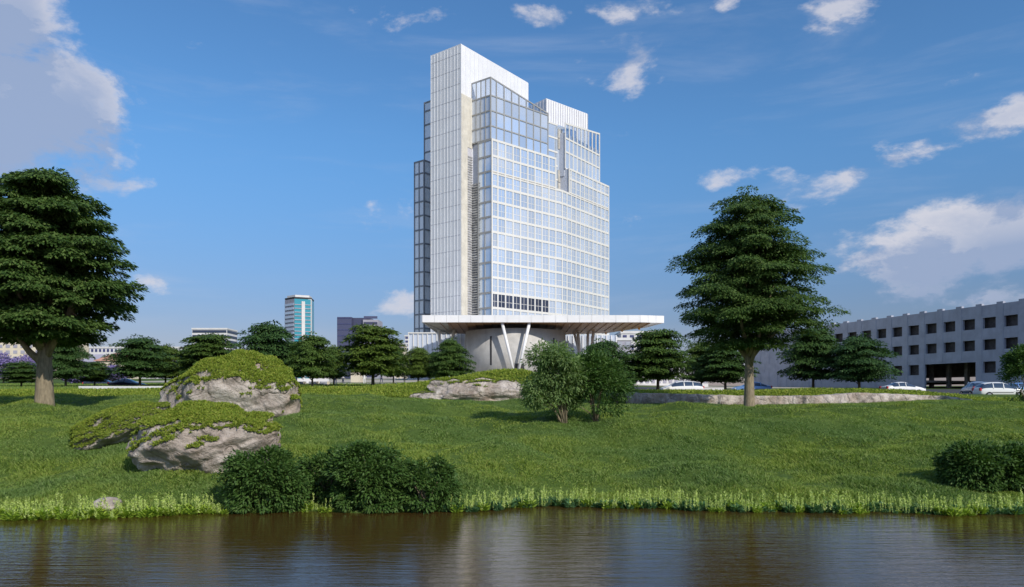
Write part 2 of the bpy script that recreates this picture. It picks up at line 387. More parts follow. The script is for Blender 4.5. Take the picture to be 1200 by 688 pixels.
def ztop(X): return ZC + np.interp(X, [(p - 600) / F * YT for p in TPX], [(HY - y) * YT / F for y in TY])
def zberm(X): return ZC + np.interp(X, [(p - 600) / F * (YT + 5.5) for p in BPX], [(HY - y) * (YT + 5.5) / F for y in BY])
def ground_far(X, Y):
    r = np.clip(X / np.maximum(Y, 1), -1, 1)
    s = np.interp(r, [.05, .28], [.033, .02])
    yy = np.minimum(Y, 210)
    return ZC - .1 + (yy - 48) * s
def sst(t): t = np.clip(t, 0, 1); return t * t * (3 - 2 * t)
def terr(X, Y):
    X = np.asarray(X, float); Y = np.asarray(Y, float)
    ys = shore(X); zt = ztop(X); zb = zberm(X)
    t = (Y - ys) / (YT - ys)
    z = np.where(t < 0, np.maximum(t * 9, -1.6), zt * (1 - np.power(np.clip(1 - t, 0, 1), 2.5)))
    z = z + np.where((t > 0), sst(t * 9) * sst((1 - t) * 3) * (.75 * (vnoise(X * .3 + Y * .16, Y * .26 - X * .1, 3) - .5) + .36 * (vnoise(X * .75 + Y * .3, Y * .6, 5) - .5) + .1 * (vnoise(X * 1.9, Y * 1.6, 15) - .5)), 0)
    z = np.where(t > 0, z, z)
    b = zt + (zb - zt) * sst((Y - YT - .2) / 5.0)
    gf = ground_far(X, Y)
    b = b + (gf - b) * sst((Y - YT - 6.5) / 9.0)
    return np.where(Y > YT, np.where(Y > YT + 15.5, gf, b), z)
def tz(x, y): return float(terr(np.array([x]), np.array([y]))[0])

def axis(segs):
    out = []
    for a, b, n in segs: out += list(np.linspace(a, b, n, endpoint=False))
    return np.array(out + [segs[-1][1]])
xs = axis([(-4000, -400, 12), (-400, -70, 33), (-70, 70, 261), (70, 400, 33), (400, 4000, 12)])
ys = axis([(-60, 10, 8), (10, 66, 181), (66, 260, 48), (260, 1000, 20), (1000, 8000, 10)])
GX, GY = np.meshgrid(xs, ys)
def grid_mesh(name, GX, GY, GZ, mat, smooth=True):
    ny, nx = GX.shape; V = np.stack([GX.ravel(), GY.ravel(), GZ.ravel()], 1)
    i = np.arange(ny * nx).reshape(ny, nx)
    Fq = np.stack([i[:-1, :-1], i[:-1, 1:], i[1:, 1:], i[1:, :-1]], -1).reshape(-1, 4)
    return np_mesh(name, V, Fq, mat, None, smooth)
tag(grid_mesh('ground', GX, GY, terr(GX, GY), M['ground']), kind='structure')
wx = np.linspace(-300, 300, 3); wy = np.array([-120., 24.])
WX, WY = np.meshgrid(wx, wy); tag(grid_mesh('water', WX, WY, WX * 0 + .0, M['water']), kind='structure')
ax_ = np.linspace(14, 130, 60); ay_ = np.linspace(64.5, 110, 30); AX, AY = np.meshgrid(ax_, ay_)
tag(grid_mesh('car_park', AX, AY, terr(AX, AY) + .004, M['asphalt']), kind='structure')
ax_ = np.linspace(-46, -14, 30); ay_ = np.linspace(108, 122, 12); AX, AY = np.meshgrid(ax_, ay_)
tag(grid_mesh('path', AX, AY, terr(AX, AY) + .004, M['paving']), kind='structure')
ax_ = np.linspace(-75, 60, 60); ay_ = np.linspace(128, 186, 30); AX, AY = np.meshgrid(ax_, ay_)
tag(grid_mesh('plaza', AX, AY, terr(AX, AY) + .004, M['paving']), kind='structure')

# ------------------------------------------------------------------ tower
def v2(deg): return Vector((math.sin(R_(deg)), math.cos(R_(deg))))
dR = v2(37.5); dL = v2(-52.5); dS = v2(48.8)             # facade directions on plan
nR = Vector((dR.y, -dR.x)); nS = Vector((dS.y, -dS.x)); nL = -dR
A = Vector((-13.4, 190.0)); ZG = tz(-5, 190) - .5
def zr(r): return ZC + r
LV = [zr(26.6 + 3.97 * k) for k in range(-5, 18)]        # floor lines of the slab
tower = empty('office_tower', (0, 205, ZG), 'tall white and glass office tower with stepped roofline behind the round concrete pavilion', 'tower')
def p3(p, z): return Vector((p.x, p.y, z))
panes = []        # (area, four corners, material)
def facade(frame, thin, p0, d, n, edges, levels, topz=None, gm='glass', vw=.42, hw=.62, proud=.22, sub=True, clear_top=False):
    """curtain wall: panes are collected, bars go to the MB 'frame' (wide) and 'thin'"""
    top = topz or (lambda s: levels[-1]); z0 = levels[0]
    d3 = Vector((d.x, d.y, 0)); n3 = Vector((n.x, n.y, 0))
    for i, s in enumerate(edges):
        wv = vw
        frame.obox(p3(p0 + d * (s - wv / 2) - n * .05, z0), d3 * wv, n3 * (proud + .05), (0, 0, top(s) - z0))
    for j, z in enumerate(levels):
        last = j == len(levels) - 1
        for i in range(len(edges) - 1):
            a, b = edges[i] + vw / 2, edges[i + 1] - vw / 2
            if not last or topz is None:
                zz = z if not last else z - hw / 2
                frame.obox(p3(p0 + d * a - n * .05, zz - hw / 2), d3 * (b - a), n3 * (proud + .03), (0, 0, hw))
    if topz is not None:
        for i in range(len(edges) - 1):
            a, b = edges[i] + vw / 2, edges[i + 1] - vw / 2
            o = p3(p0 + d * a - n * .05, top(a) - hw); e = p3(p0 + d * b - n * .05, top(b) - hw)
            frame.obox(o, e - o, n3 * (proud + .03), (0, 0, hw))
    for j in range(len(levels) - 1):
        for i in range(len(edges) - 1):
            a, b = edges[i] + vw / 2, edges[i + 1] - vw / 2
            dim = sub and n == nS and i < 8 and zr(19.5) < levels[j] < zr(25)  # row above the canopy: a dark reflection put into the pane colour
            zl = levels[j] + hw / 2; last = j == len(levels) - 2
            za, zb_ = (top(a) - hw, top(b) - hw) if (last and topz is not None) else ((levels[j + 1] - (hw if last else hw / 2)),) * 2
            q = [p3(p0 + d * a + n * .02, zl), p3(p0 + d * b + n * .02, zl), p3(p0 + d * b + n * .02, zb_), p3(p0 + d * a + n * .02, za)]
            mt = 'clear' if (clear_top and last) else 'glassdark' if dim else gm
            dist = (q[0] + q[2]) / 2 - Vector((0, 0, ZC))
            ar = (b - a) * (za - zl) * max(.0, -n3.dot(dist.normalized())) / dist.length ** 2
            panes.append((ar, q, n3, mt))
            if sub and thin is not None:
                sm = (a + b) / 2
                thin.obox(p3(p0 + d * (sm - .05) + n * .02, zl), d3 * .1, n3 * .08, (0, 0, min(za, zb_) - zl))
                thin.obox(p3(p0 + d * a + n * .02, zl + (za - zl) * .42), d3 * (b - a), n3 * .06, (0, 0, .1))

# -- slab with white screen panels
TOP = zr(92.5); SLW = 10.8; SLL = 29.8
mb = MB().prism([A, A + dL * SLW, A + dL * SLW + dR * SLL, A + dR * SLL], ZG, TOP)
slab = mb.build('white_slab', M['slabw'], tower)
nseg = 9
for i in range(nseg + 1):
    s = i * SLW / nseg
    MB().obox(p3(A + dL * (s - .07), ZG), p3(dL, 0) * .14, p3(nL, 0) * .06, (0, 0, TOP - ZG - .02 - (.25 if 0 < i < nseg else 0))).build('vertical_rib', M['jointlight'], slab)
for z in LV:
    if z < ZG + 1 or z > TOP: continue
    row = MB()
    for i in range(nseg):
        row.obox(p3(A + dL * (i * SLW / nseg + .08), z - .065), p3(dL, 0) * (SLW / nseg - .16), p3(nL, 0) * .03, (0, 0, .13))
    row.build('floor_joint', M['joint'], slab)
nr = 17
for i in range(nr + 1):
    s = i * SLL / nr
    if i < nr: MB().obox(p3(A + dR * (s + .1), zr(62)), p3(dR, 0) * .1, p3(nR, 0) * .03, (0, 0, TOP - zr(62) - .3)).build('panel_joint', M['joint'], slab)
    MB().obox(p3(A + dR * (s - .06), zr(60)), p3(dR, 0) * .12, p3(nR, 0) * .06, (0, 0, TOP - zr(60) - .2)).build('vertical_rib', M['jointlight'], slab)

# beige strip (glass reflection painted as plain panels) and louvres on the slab's right face (below the glass screen top)
st = MB().obox(p3(A + dR * .12, ZG), p3(dR, 0) * 2.35, p3(nR, 0) * .2, (0, 0, zr(79.5) - ZG)); st.build('beige_reflection_strip', M['beige'], tower)
lv = MB(); z = ZG
while z < zr(64):
    lv.obox(p3(A + dR * 2.5, z), p3(dR, 0) * 1.9, p3(nR, 0) * .22, (0, 0, .34)); z += .66
lv.build('louvre_screen', M['louver'], tower)
bk = MB().obox(p3(A + dR * 2.49, ZG), p3(dR, 0) * 1.9, p3(nR, 0) * .08, (0, 0, zr(66) - ZG))
bk.build('louvre_backing', M['joint'], tower)
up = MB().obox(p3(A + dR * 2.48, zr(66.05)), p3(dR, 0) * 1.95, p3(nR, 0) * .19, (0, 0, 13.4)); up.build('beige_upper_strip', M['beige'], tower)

GL = [z + .6 for z in LV]
def levels(lo, hi):
    return [lo] + [z for z in GL if lo + 1.2 < z < hi - 1.2] + [hi]
# -- G1: upper glass box
B0 = A + dR * 4.4; B = Vector((-5.6, 189.6)); LS = 20.75; C = B + dS * LS; SE = A + dR * SLL
g1top = lambda s: zr(83.6 - 4.1 * s / LS)
lev1 = [z for z in levels(zr(67.4), zr(79.2)) if z < zr(76.5)] + [zr(79.5)]
mass = MB().prism([B0 + dR * .3, B - nS * .25 + dS * .1 + dR * .25, C - nS * .25, SE], zr(40), [zr(78.8), zr(78.8), zr(75.1), zr(75.1)])
mass.build('glass_box_core', M['core'], tower)
bays = [0, 1.92] + [1.92 + 2.664 * k for k in range(1, 10)]
fr1 = MB(); th1 = MB()
b1 = [b for b in bays if b < LS - 1] + [LS]
lv1 = [zr(67.4)] + [z for z in GL if zr(68.5) < z < zr(79.9)]
facade(fr1, th1, B, dS, nS, b1, lv1 + [zr(80.5)], g1top, vw=.26, hw=.32, sub=False, clear_top=True)
wL = (B - B0).length
facade(fr1, th1, B0, (B - B0).normalized(), -dR, [0, wL * .25, wL * .5, wL * .75, wL], lv1 + [zr(83.6)], None, vw=.2, hw=.34, sub=False, clear_top=True, gm='glasspale')
fr1.build('grey_mullion_grid', M['mullg'], tower)
lr = MB(); z = ZG
for k in range(80):
    if z > zr(65): break
    lr.obox(p3(B0 + dR * .02, z), p3((B - B0).normalized(), 0) * 3.0, p3(-dR, 0) * .2, (0, 0, .34)); z += .66
lr.build('louvre_screen', M['louver'], tower)
# -- G2: protruding lower glass front
B2 = B + nS * .5; L2 = B2 + dL * 4.46; MM = B2 + dS * 22.6; K2 = B2 + dS * 25.9
ins = MB()
ins.prism([L2 + dR * .3 - dL * .1, B2 - nS * .3 + dR * .3, MM - nS * .3, SE, B0 + dR * 2], zr(58), zr(67.2))
ins.prism([L2 + dR * .3 - dL * .1, B2 - nS * .3 + dR * .3, K2 - nS * .3, K2 - nS * 12, SE, B0 + dR * 2], ZG, zr(58.6))
ins.build('lower_front_core', M['core'], tower)
fr2 = MB(); th2 = MB()
zlow = ZG + .2
facade(fr2, th2, B2, dS, nS, bays[:-1] , levels(zr(58.8), zr(67.4)), None, vw=.42, hw=.58)
facade(fr2, th2, B2, dS, nS, bays, levels(zlow, zr(58.8)), None, vw=.42, hw=.62)
fr3 = MB()
w2 = (B2 - L2).length
facade(fr3, None, L2, -dL, -dR, [0, w2 * .5, w2], levels(zlow, zr(67.4)), None, vw=.3, hw=.5, sub=False)
fr3.build('side_mullion_grid', M['mullg'], tower)
# -- G4: right wing, G3: its set back upper storeys
KR = Vector((13.9, 206.7)) + nS * .5; v1 = 26.2
rb = [v1 * k / 11 for k in range(12)]
wm = MB()
wm.prism([KR - nR * .3 + dR * 3.6, KR + dR * v1 - nR * .3, KR + dR * v1 - nR * 16, KR + dR * 3.6 - nR * 16], zr(58), zr(65.8))
wm.prism([KR - nR * .3, KR + dR * v1 - nR * .3, KR + dR * v1 - nR * 16, KR - nR * 16], ZG, zr(58.6))
wm.prism([KR - nR * 1.5 + dR * 3.4, KR + dR * 22.5 - nR * 1.5, KR + dR * 22.5 - nR * 14, KR + dR * 3.4 - nR * 14], zr(64), zr(76.5))
wm.build('right_wing_core', M['core'], tower)
facade(fr2, th2, KR, dR, nR, [3.6] + [b for b in rb if b > 4], levels(zr(58.8), zr(66)), None, vw=.38, hw=.58)
facade(fr2, th2, KR, dR, nR, rb, levels(zlow, zr(58.8)), None, vw=.38, hw=.62)
g3top = lambda s: zr(79.3 + 2.4 * (s - 3.4) / 19)
g3l = [zr(66)] + [z for z in GL if zr(68) < z < zr(77.3)]
facade(fr2, th2, KR - nR * 1.2, dR, nR, [3.4 + 19.2 * k / 9 for k in range(10)], g3l + [zr(80)], g3top, vw=.34, hw=.5, sub=False, clear_top=True)
# short return panels beside the notch
for (q0, q1, zl, zh) in ((KR + dR * 3.6 - nR * 4, KR + dR * 3.6, zr(58.8), zr(66)),):
    pass
fr2.build('white_mullion_grid', M['mull'], tower); th2.build('thin_glazing_bar', M['mull'], tower)
# -- core between, penthouses
c0 = Vector((8.0, 206.0))
co = MB().prism([c0, c0 + dS * 14.6, c0 + dS * 14.6 - nS * 15, c0 - nS * 16], zr(50), zr(79)); co.build('recessed_glass_wall', M['glass'], tower)
for za, zh in ((58.8, 3.4), (62.4, 3.4), (72, 3.0), (75.2, 2.6)): MB().obox(p3(c0 + dS * 7.0, zr(za)), p3(dS, 0) * 1.7, p3(nS, 0) * .25, (0, 0, zh)).build('recess_louvre', M['recess'], tower)
for z in GL:
    if zr(58) < z < zr(79): MB().obox(p3(c0, z - .25), p3(dS, 0) * 6.9, p3(nS, 0) * .12, (0, 0, .5)).build('recess_spandrel', M['mull'], tower)
pc = Vector((10.6, 225.0)); PL = 18.7; dP = -nS
ph = MB().prism([pc, pc + dS * PL, pc + dS * PL + dP * 11, pc + dP * 11], zr(60), zr(92.6)); pho = ph.build('penthouse', M['slabw'], tower)
pr = MB()
for k in range(19): pr.obox(p3(pc + dS * (PL * k / 18 - .08), zr(74)), p3(dS, 0) * .16, p3(nS, 0) * .16, (0, 0, 18.4))
for k in range(9): pr.obox(p3(pc + dP * (11 * k / 8 - .06), zr(74)), p3(dP, 0) * .12, p3(-dS, 0) * .12, (0, 0, 18.4))
pr.build('vertical_rib', M['joint'], pho)
# -- left glass modules with dark frames
frd = MB(); md = MB()
q = A + dR * 4
md.prism([q + dL * 17.5 + dR * .3, q + dL * 20.8 + dR * .3, q + dL * 20.8 + dR * 5, q + dL * 17.5 + dR * 5], ZG, zr(66.4))
facade(frd, None, q + dL * 21, -dL, -dR, [0, 1.85, 3.7], levels(zlow, zr(66.6)), None, vw=.26, hw=.4, sub=False, gm='glassmod')
facade(frd, None, q + dL * 17.3, dR, -dL, [0, 4.9], levels(zlow, zr(66.6)), None, vw=.3, hw=.42, sub=False, gm='glassmod')
q9 = A + dR * 9.2
md.prism([q9 + dL * 10.9 + dR * .3, q9 + dL * 22 + dR * .3, q9 + dL * 22 + dR * 14, q9 + dL * 10.9 + dR * 14], ZG, zr(85.2))
facade(frd, None, q9 + dL * 22.2, -dL, -dR, [0, 3.8, 7.4, 11.2], levels(zlow, zr(85.5)), None, vw=.26, hw=.4, sub=False, gm='glassmod')
frd.build('dark_mullion_grid', M['mulld'], tower); md.build('left_bay_core', M['core'], tower)
# -- panes: the hundred that show largest are parts, the rest one part
panes.sort(key=lambda t: -t[0])
rest = {}
for i, (ar, q, n3, mt) in enumerate(panes):
    if mt == 'clear' or i >= 100:
        rest.setdefault(mt, MB())
        rest[mt].add(q, [(0, 1, 2, 3)]) if False else rest[mt].add(q + [v + n3 * .03 for v in q], [(4, 5, 6, 7), (3, 2, 1, 0), (0, 1, 5, 4), (1, 2, 6, 5), (2, 3, 7, 6), (3, 0, 4, 7)])
    else:
        MB().add(q + [v + n3 * .03 for v in q], [(4, 5, 6, 7), (3, 2, 1, 0), (0, 1, 5, 4), (1, 2, 6, 5), (2, 3, 7, 6), (3, 0, 4, 7)]).build('window', M[mt], tower)
for k, b in rest.items():
    o = b.build('parapet_glass' if k == 'clear' else 'window_panes', M[k], tower); o['kind'] = 'stuff'
# -- podium glass block left of the canopy, white glass lobby right of the drum
pod = empty('glass_podium', (XP(512, 182), 184, tz(XP(512, 182), 184) - .3), 'low pale glass block with vertical fins left of the canopy', 'building')
zg = pod.location.z; x0, x1 = XP(479, 182), XP(556, 182)
MB().box(x0, x1, 182, 188, zg, ZP(391, 182)).build('glass_wall', M['glasspale'], pod)
n = 14; fb = MB()
for k in range(n + 1): x = x0 + (x1 - x0) * k / n; MB().box(x - .12, x + .12, 181.7, 182, zg, ZP(391, 182)).build('fin', M['mull'], pod)
fb.box(x0 - .15, x1 + .15, 181.6, 188.2, ZP(391, 182) + .003, ZP(389.6, 182)); fb.build('roof_edge', M['mull'], pod)
lob = empty('glass_lobby', (XP(700, 184), 186, tz(XP(700, 184), 186) - .3), 'pale glazed lobby block behind the canopy right of the round drum', 'building')
zg = lob.location.z; x0, x1 = XP(655, 184), XP(722, 184)
MB().box(x0, x1, 184, 190, zg, ZP(393, 184)).build('glass_wall', M['glasspale'], lob)
for k in range(13): x = x0 + (x1 - x0) * k / 12; MB().box(x - .12, x + .12, 183.7, 184, zg, ZP(393, 184)).build('fin', M['white'], lob)

# ------------------------------------------------------------------ canopy pavilion
pav = empty('canopy_pavilion', (XP(605, 164), 164, tz(1, 164) - .3), 'round concrete drum under a wide white canopy carried on slanted white columns', 'pavilion')
zg = pav.location.z
DC = Vector((.8, 164.3)); DR = 11.3; YF = 150.6; zs = ZP(377.8, YF); zft = ZP(369.6, YF)
dr = MB(); prof = []; nd = 96
zt_ = ZP(386.5, 153) + .4
for k in range(nd):
    pass
dr.lathe((DC.x, DC.y, 0), [(DR, zg), (DR, zt_ - .02)], nd); drum = dr.build('drum_wall', M['conc'], pav, False)
for pl in drum.data.polygons: pl.use_smooth = abs(pl.normal.z) < .5
def on_drum(px):
    dx = (px - 600) / F
    a = dx * dx + 1; b = -2 * (dx * DC.x + DC.y); c = DC.x ** 2 + DC.y ** 2 - DR ** 2
    Y = (-b - math.sqrt(b * b - 4 * a * c)) / (2 * a); return Vector((dx * Y, Y))
for (pa, ya, yb, w_) in ((575.3, 394, 428, .42), (649, 396, 425, .42), (609, 426, 452, 1.9)):
    q = on_drum(pa); nn = (q - DC).normalized(); tt = Vector((-nn.y, nn.x))
    zb_, za = ZP(yb, q.y), ZP(ya, q.y)
    MB().obox(p3(q - tt * w_ / 2 - nn * .3, zb_), p3(tt, 0) * w_, p3(nn, 0) * .34, (0, 0, za - zb_)).build('slot_window' if w_ < 1 else 'entrance_door', M['dark'], pav)
# canopy: plan outline (front edge straight, back edge tapering to the right)
FL, FR = XP(495, YF), XP(779, YF)
outline = [(FL, YF), (XP(750, YF), YF), (FR, YF + 1.2), (XP(757, 162), 162), (XP(705, 178), 178), (XP(640, 184), 184), (XP(556, 182), 182), (XP(513, 177), 177)]
MB().prism(outline, zs + .3, zft).build('canopy_roof', M['white'], pav)
fas = MB()
def seg(p, q, n, mbx):
    p, q = Vector(p), Vector(q); d = (q - p)
    nn = Vector((d.y, -d.x)).normalized()
    for k in range(n):
        a = p + d * (k / n); b = p + d * ((k + 1) / n)
        g_ = d.normalized() * .025
        mbx.obox(p3(a + g_, zs), p3(b - a - g_ * 2, 0), p3(nn, 0) * .12, (0, 0, zft - zs + .03))
seg(outline[0], outline[1], 18, fas); seg(outline[1], outline[2], 3, fas); seg(outline[7], outline[0], 8, fas); seg(outline[2], outline[3], 4, fas)
seg(outline[3], outline[4], 6, fas)
fas.build('fascia_panels', M['white'], pav)
sof = MB().prism([(FL + 5.2, YF + .3), (XP(748, YF), YF + .3), (XP(762, 154), 154), (XP(753, 162), 162), (XP(704, 177.5), 177.5), (XP(640, 183.5), 183.5), (XP(556, 181.5), 181.5), (XP(528, 176), 176)], zs + .06, zs + .29)
sof.build('timber_soffit', M['wood'], pav)
sw = MB().prism([(FL + .1, YF + .2), (FL + 5.1, YF + .2), (XP(527, 176), 176), (XP(514, 176.5), 176.5)], zs + .1, zs + .29); sw.build('glazed_soffit', M['white'], pav)
bm_ = MB()
for k in range(9):
    t = k / 8; bm_.obox((FL + .3 + 0 * t, YF + 1 + 25 * t, zs - .12), (4.8 - .2 * t, 1.5, 0), (0, .22, 0), (0, 0, .22))
bm_.obox((FL, YF + .2, zs - .2), (3.0, 25.8, 0), (.35, 0, 0), (0, 0, .3)); bm_.build('soffit_beam', M['mullg'], pav)
ring = MB().lathe((DC.x, DC.y, 0), [(DR + .05, zt_ - 1.7), (DR + .12, zt_ - 1.6), (DR + .12, zs + .05), (DR + .05, zs + .06)], 96); 
tb = MB()
for k in range(26):
    x = XP(520, 160) + k * 1.75
    yb_ = 176 if x < XP(690, 170) else max(155, 176 - (x - XP(690, 170)) * 1.35)
    tb.box(x, x + .14, YF + .5, yb_, zs - .12, zs + .058)
tb.build('timber_batten', M['wood'], pav)
def col(base, top, r=.32):
    MB().tube([base, top], [r * .82, r * 1.05], 14).build('slanted_column', M['white'], pav, True)
def gz(px, Y): return tz(XP(px, Y), Y) - .2
col(p3(Vector((XP(603, 151.4), 151.4)), ZP(440, 151.4)), P(588.3, 377.7, 151.4)); col(p3(Vector((XP(606.5, 151.4), 151.4)), ZP(440, 151.4)), P(620.6, 377.7, 151.4))
Yb = 166
col(P(517, 446, Yb), P(514, 383.5, Yb)); col(P(519, 446, Yb), P(533, 383.5, Yb)); 
Yb = 172
col(P(683, 440, Yb), P(676.5, 385, Yb), .36); col(P(690, 440, Yb), P(696, 385, Yb), .36)
Yb = 177
col(P(686, 440, Yb), P(672, 387, Yb)); col(P(689, 440, Yb), P(689, 387, Yb)); 
for (px, py, Y) in ((710, 389.5, 176), (729, 386.5, 170), (749, 384, 163)):
    q = P(px, py, Y); MB().lathe((q.x, q.y, q.z - .3), [(.12, -.2), (.28, 0), (.28, .5), (.12, .7)], 10).build('pendant_lantern', M['amber'], pav)

# ------------------------------------------------------------------ parking garage
gar = empty('parking_garage', (XP(1060, 135), 135, tz(XP(1060, 135), 135) - .3), 'long grey concrete parking garage with square openings on the right', 'building')
dG = v2(-19.3); g0 = Vector((XP(1130, 120), 120.0)); nG = Vector((-dG.y, dG.x)); nG = nG if nG.x < 0 else -nG
BAYG = 3.42
zg = ZC + .1
def gp(s, z, out=0.): q = g0 + dG * s + nG * out; return Vector((q.x, q.y, z))
def gpx(px):  # distance along facade at photo column
    r = (px - 600) / F; return (r * g0.y - g0.x) / (dG.x - r * dG.y)
cent = [gpx(p) for p in (1184.7, 1159.2, 1134.2, 1111.4, 1089.7, 1069.0, 1050.0, 1031.5, 1014.5, 998.0, 982.5, 967.5)]
step = (cent[-1] - cent[0]) / (len(cent) - 1)
cent = [cent[0] - step * k for k in (3, 2, 1)] + [cent[0] + step * k for k in range(12)]
s0, s1 = cent[0] - step, gpx(878)
zrows = [(zr(10.97), zr(12.7)), (zr(7.5), zr(9.2)), (zr(3.83), zr(5.65))]; zpar = zr(14.7); th = .45; hw_ = 1.08
wall = MB(); d3 = p3(dG, 0); n3 = p3(nG, 0)
def slabw(sa, sb, za, zb_): wall.obox(gp(sa, za, -th), d3 * (sb - sa), n3 * th, (0, 0, zb_ - za))
ent = (cent[5] - hw_ - .25, cent[7] + hw_ + .25); ezt = zr(5.65)
smid = cent[-1] + step / 2
zb = zg - 1.5
bounds = [(zb, zrows[2][0]), (zrows[2][0], zrows[2][1]), (zrows[2][1], zrows[1][0]), (zrows[1][0], zrows[1][1]), (zrows[1][1], zrows[0][0]), (zrows[0][0], zrows[0][1]), (zrows[0][1], zpar)]
for bi, (za, zb_) in enumerate(bounds):
    if bi in (0, 1):
        groups = [(s0, ent[0]), (ent[1], smid)]
    else: groups = [(s0, smid)]
    for ga, gb in groups:
        if bi % 2 == 0: slabw(ga, gb, za, zb_)
        else:
            cs = [c for c in cent if ga < c < gb]; e = [ga] + sum([[c - hw_, c + hw_] for c in cs], []) + [gb]
            for k in range(0, len(e), 2): slabw(e[k], e[k + 1], za, zb_)
slabw(smid, s1, zb, zpar)
wall.obox(gp(s1, zb, 0), d3 * .5, n3 * -26, (0, 0, zpar - zb)); wall.obox(gp(s0, zb, 0), d3 * -.5, n3 * -26, (0, 0, zpar - zb))
gwall = wall.build('facade_wall', M['garage'], gar)
# pilasters, parapet teeth, floors, interior
pil = MB()
for k in range(len(cent) + 9):
    s = cent[0] - step / 2 + k * step
    if s > s1 - .5: break
    w0 = 1.05; pil = MB()
    if ent[0] + .2 < s < ent[1] - .2: pil.obox(gp(s - w0 / 2, ezt + .3, .003), d3 * w0, n3 * .05, (0, 0, zpar + .3 - ezt - .3))
    else: pil.obox(gp(s - w0 / 2, zb, .003), d3 * w0, n3 * .05, (0, 0, zpar + .3 - zb))
    pil.obox(gp(s - w0 / 2, zpar + .003, 0), d3 * w0, n3 * -.5, (0, 0, .3))
    pil.build('pilaster', M['garage'], gar)
fl = MB()
for z in (zrows[2][0] - .95, zrows[1][0] - .95, zrows[0][0] - .95):
    segs_ = [(s0, s1)] if z > ezt else [(s0, ent[0] - .3), (ent[1] + .3, s1)]
    for a, b in segs_: fl.obox(gp(a, z - .35, -th - .01), d3 * (b - a), n3 * -25, (0, 0, .35))
fl.obox(gp(s0, zpar - .9, -th - .01), d3 * (s1 - s0), n3 * -25, (0, 0, .3))
fl.obox(gp(s0, zr(3.6), -12), d3 * (s1 - s0), n3 * -.3, (0, 0, zpar - zr(4.6))); fl.obox(gp(s0, zb, -12), d3 * (s1 - s0), n3 * -.3, (0, 0, zr(1.9) - zb)); fl.build('floor_slab', M['garagein'], gar)
bmn = MB()
for k in range(len(cent) * 2):
    s = cent[0] - step / 2 + k * step
    if s > s1: break
    MB().obox(gp(s - .3, zb, -6), d3 * .6, n3 * -.6, (0, 0, zpar - zb - 1.2)).build('interior_column', M['garagein'], gar)
rail = MB()
for (za, zb_) in zrows:
    for c in cent:
        if za < ezt and ent[0] < c < ent[1]: continue
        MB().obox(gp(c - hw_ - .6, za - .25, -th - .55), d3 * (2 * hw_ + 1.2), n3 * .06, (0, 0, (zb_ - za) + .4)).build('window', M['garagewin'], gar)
fw = MB()
for k in range(5):
    s = ent[0] + .9 + k * 2.0; MB().obox(gp(s - .5, zr(1.9), -12), d3 * .5, n3 * -.3, (0, 0, 1.7)).build('back_pier', M['garagein'], gar)
pan = MB()
s = smid + 1.2
while s < s1 - 2:
    for (za, zb_) in ((zr(1.2), zr(5.65)), (zr(7.5), zr(10.2))): MB().obox(gp(s, za, .003), d3 * 1.5, n3 * .06, (0, 0, zb_ - za)).build('wall_panel', M['garage'], gar)
    s += 2.9

# ------------------------------------------------------------------ distant buildings
def far_building(name, label, px0, px1, ptop, Y, wallm, floors, cols, winm, depth=None, roof=True, setback=0, base=None, fin=None):
    x0, x1 = XP(px0, Y), XP(px1, Y); zt2 = ZP(ptop, Y); zb2 = base if base is not None else float(ground_far(np.array([0.]), np.array([Y]))[0]) - 3
    depth = depth or (x1 - x0) * .8
    r = empty(name, ((x0 + x1) / 2, Y + depth / 2, zb2), label, 'building')
    MB().box(x0, x1, Y, Y + depth, zb2, zt2).build('wall', wallm, r)
    fh = (zt2 - zb2) / floors
    for j in range(floors):
        za = zb2 + fh * (j + .3); zz = zb2 + fh * (j + .85)
        if cols <= 0:
            b = MB(); b.box(x0 + .3, x1 - .3, Y - .12, Y + .1, za, zz); b.box(x1 - .1, x1 + .12, Y + .3, Y + depth - .3, za, zz); b.box(x0 - .12, x0 + .1, Y + .3, Y + depth - .3, za, zz)
            b.build('window_band', winm, r)
        else:
            for c in range(cols):
                a = x0 + (x1 - x0) * (c + .22) / cols; e = x0 + (x1 - x0) * (c + .78) / cols
                MB().box(a, e, Y - .1, Y + .1, za, zz).build('window', winm, r)
    if roof: MB().box(x0 - .25, x1 + .25, Y - .25, Y + depth + .25, zt2 + .003, zt2 + fh * .28).build('roof_slab', M['offwhite'], r)
    return r
# teal glass tower
Y = 620
tt_ = empty('glass_highrise', (XP(346, Y), Y + 10, 4), 'distant teal glass high-rise with grey side and pale roof band', 'building')
x0, xm, x1 = XP(329.5, Y), XP(345, Y), XP(362.5, Y); zt2 = ZP(350, Y)
MB().prism([(x0, Y + 10), (xm, Y), (xm + 6, Y + 16), (x0 + 6, Y + 24)], 0, zt2).build('grey_wing', M['greypanel'], tt_)
MB().prism([(xm + .02, Y), (x1, Y + 6), (x1 - 2, Y + 22), (xm + 6.1, Y + 17)], 0, zt2).build('teal_facade', M['teal'], tt_)
d = Vector((x1 - xm, 6)); d_ = d.normalized(); nn = Vector((d_.y, -d_.x))
for k in range(24):
    z = 6 + (zt2 - 8) * k / 24
    MB().obox((xm + .1 + nn.x * .05, Y + nn.y * .05, z), p3(d, 0) * .97, p3(nn, 0) * .35, (0, 0, .7)).build('floor_band', M['greypanel'], tt_)
MB().obox((xm + d.x * .42, Y + d.y * .42, 4), p3(d, 0) * .2, p3(nn, 0) * .7, (0, 0, zt2 - 6)).build('white_stair_strip', M['offwhite'], tt_)
MB().prism([(x1 - 2.6, Y + 5), (x1 + .1, Y + 6), (x1 - .2, Y + 9), (x1 - 2.5, Y + 8)], 0, zt2 + .3).build('white_corner_strip', M['offwhite'], tt_)
d = Vector((xm - x0, -10)); d_ = d.normalized(); nn = Vector((d_.y, -d_.x))
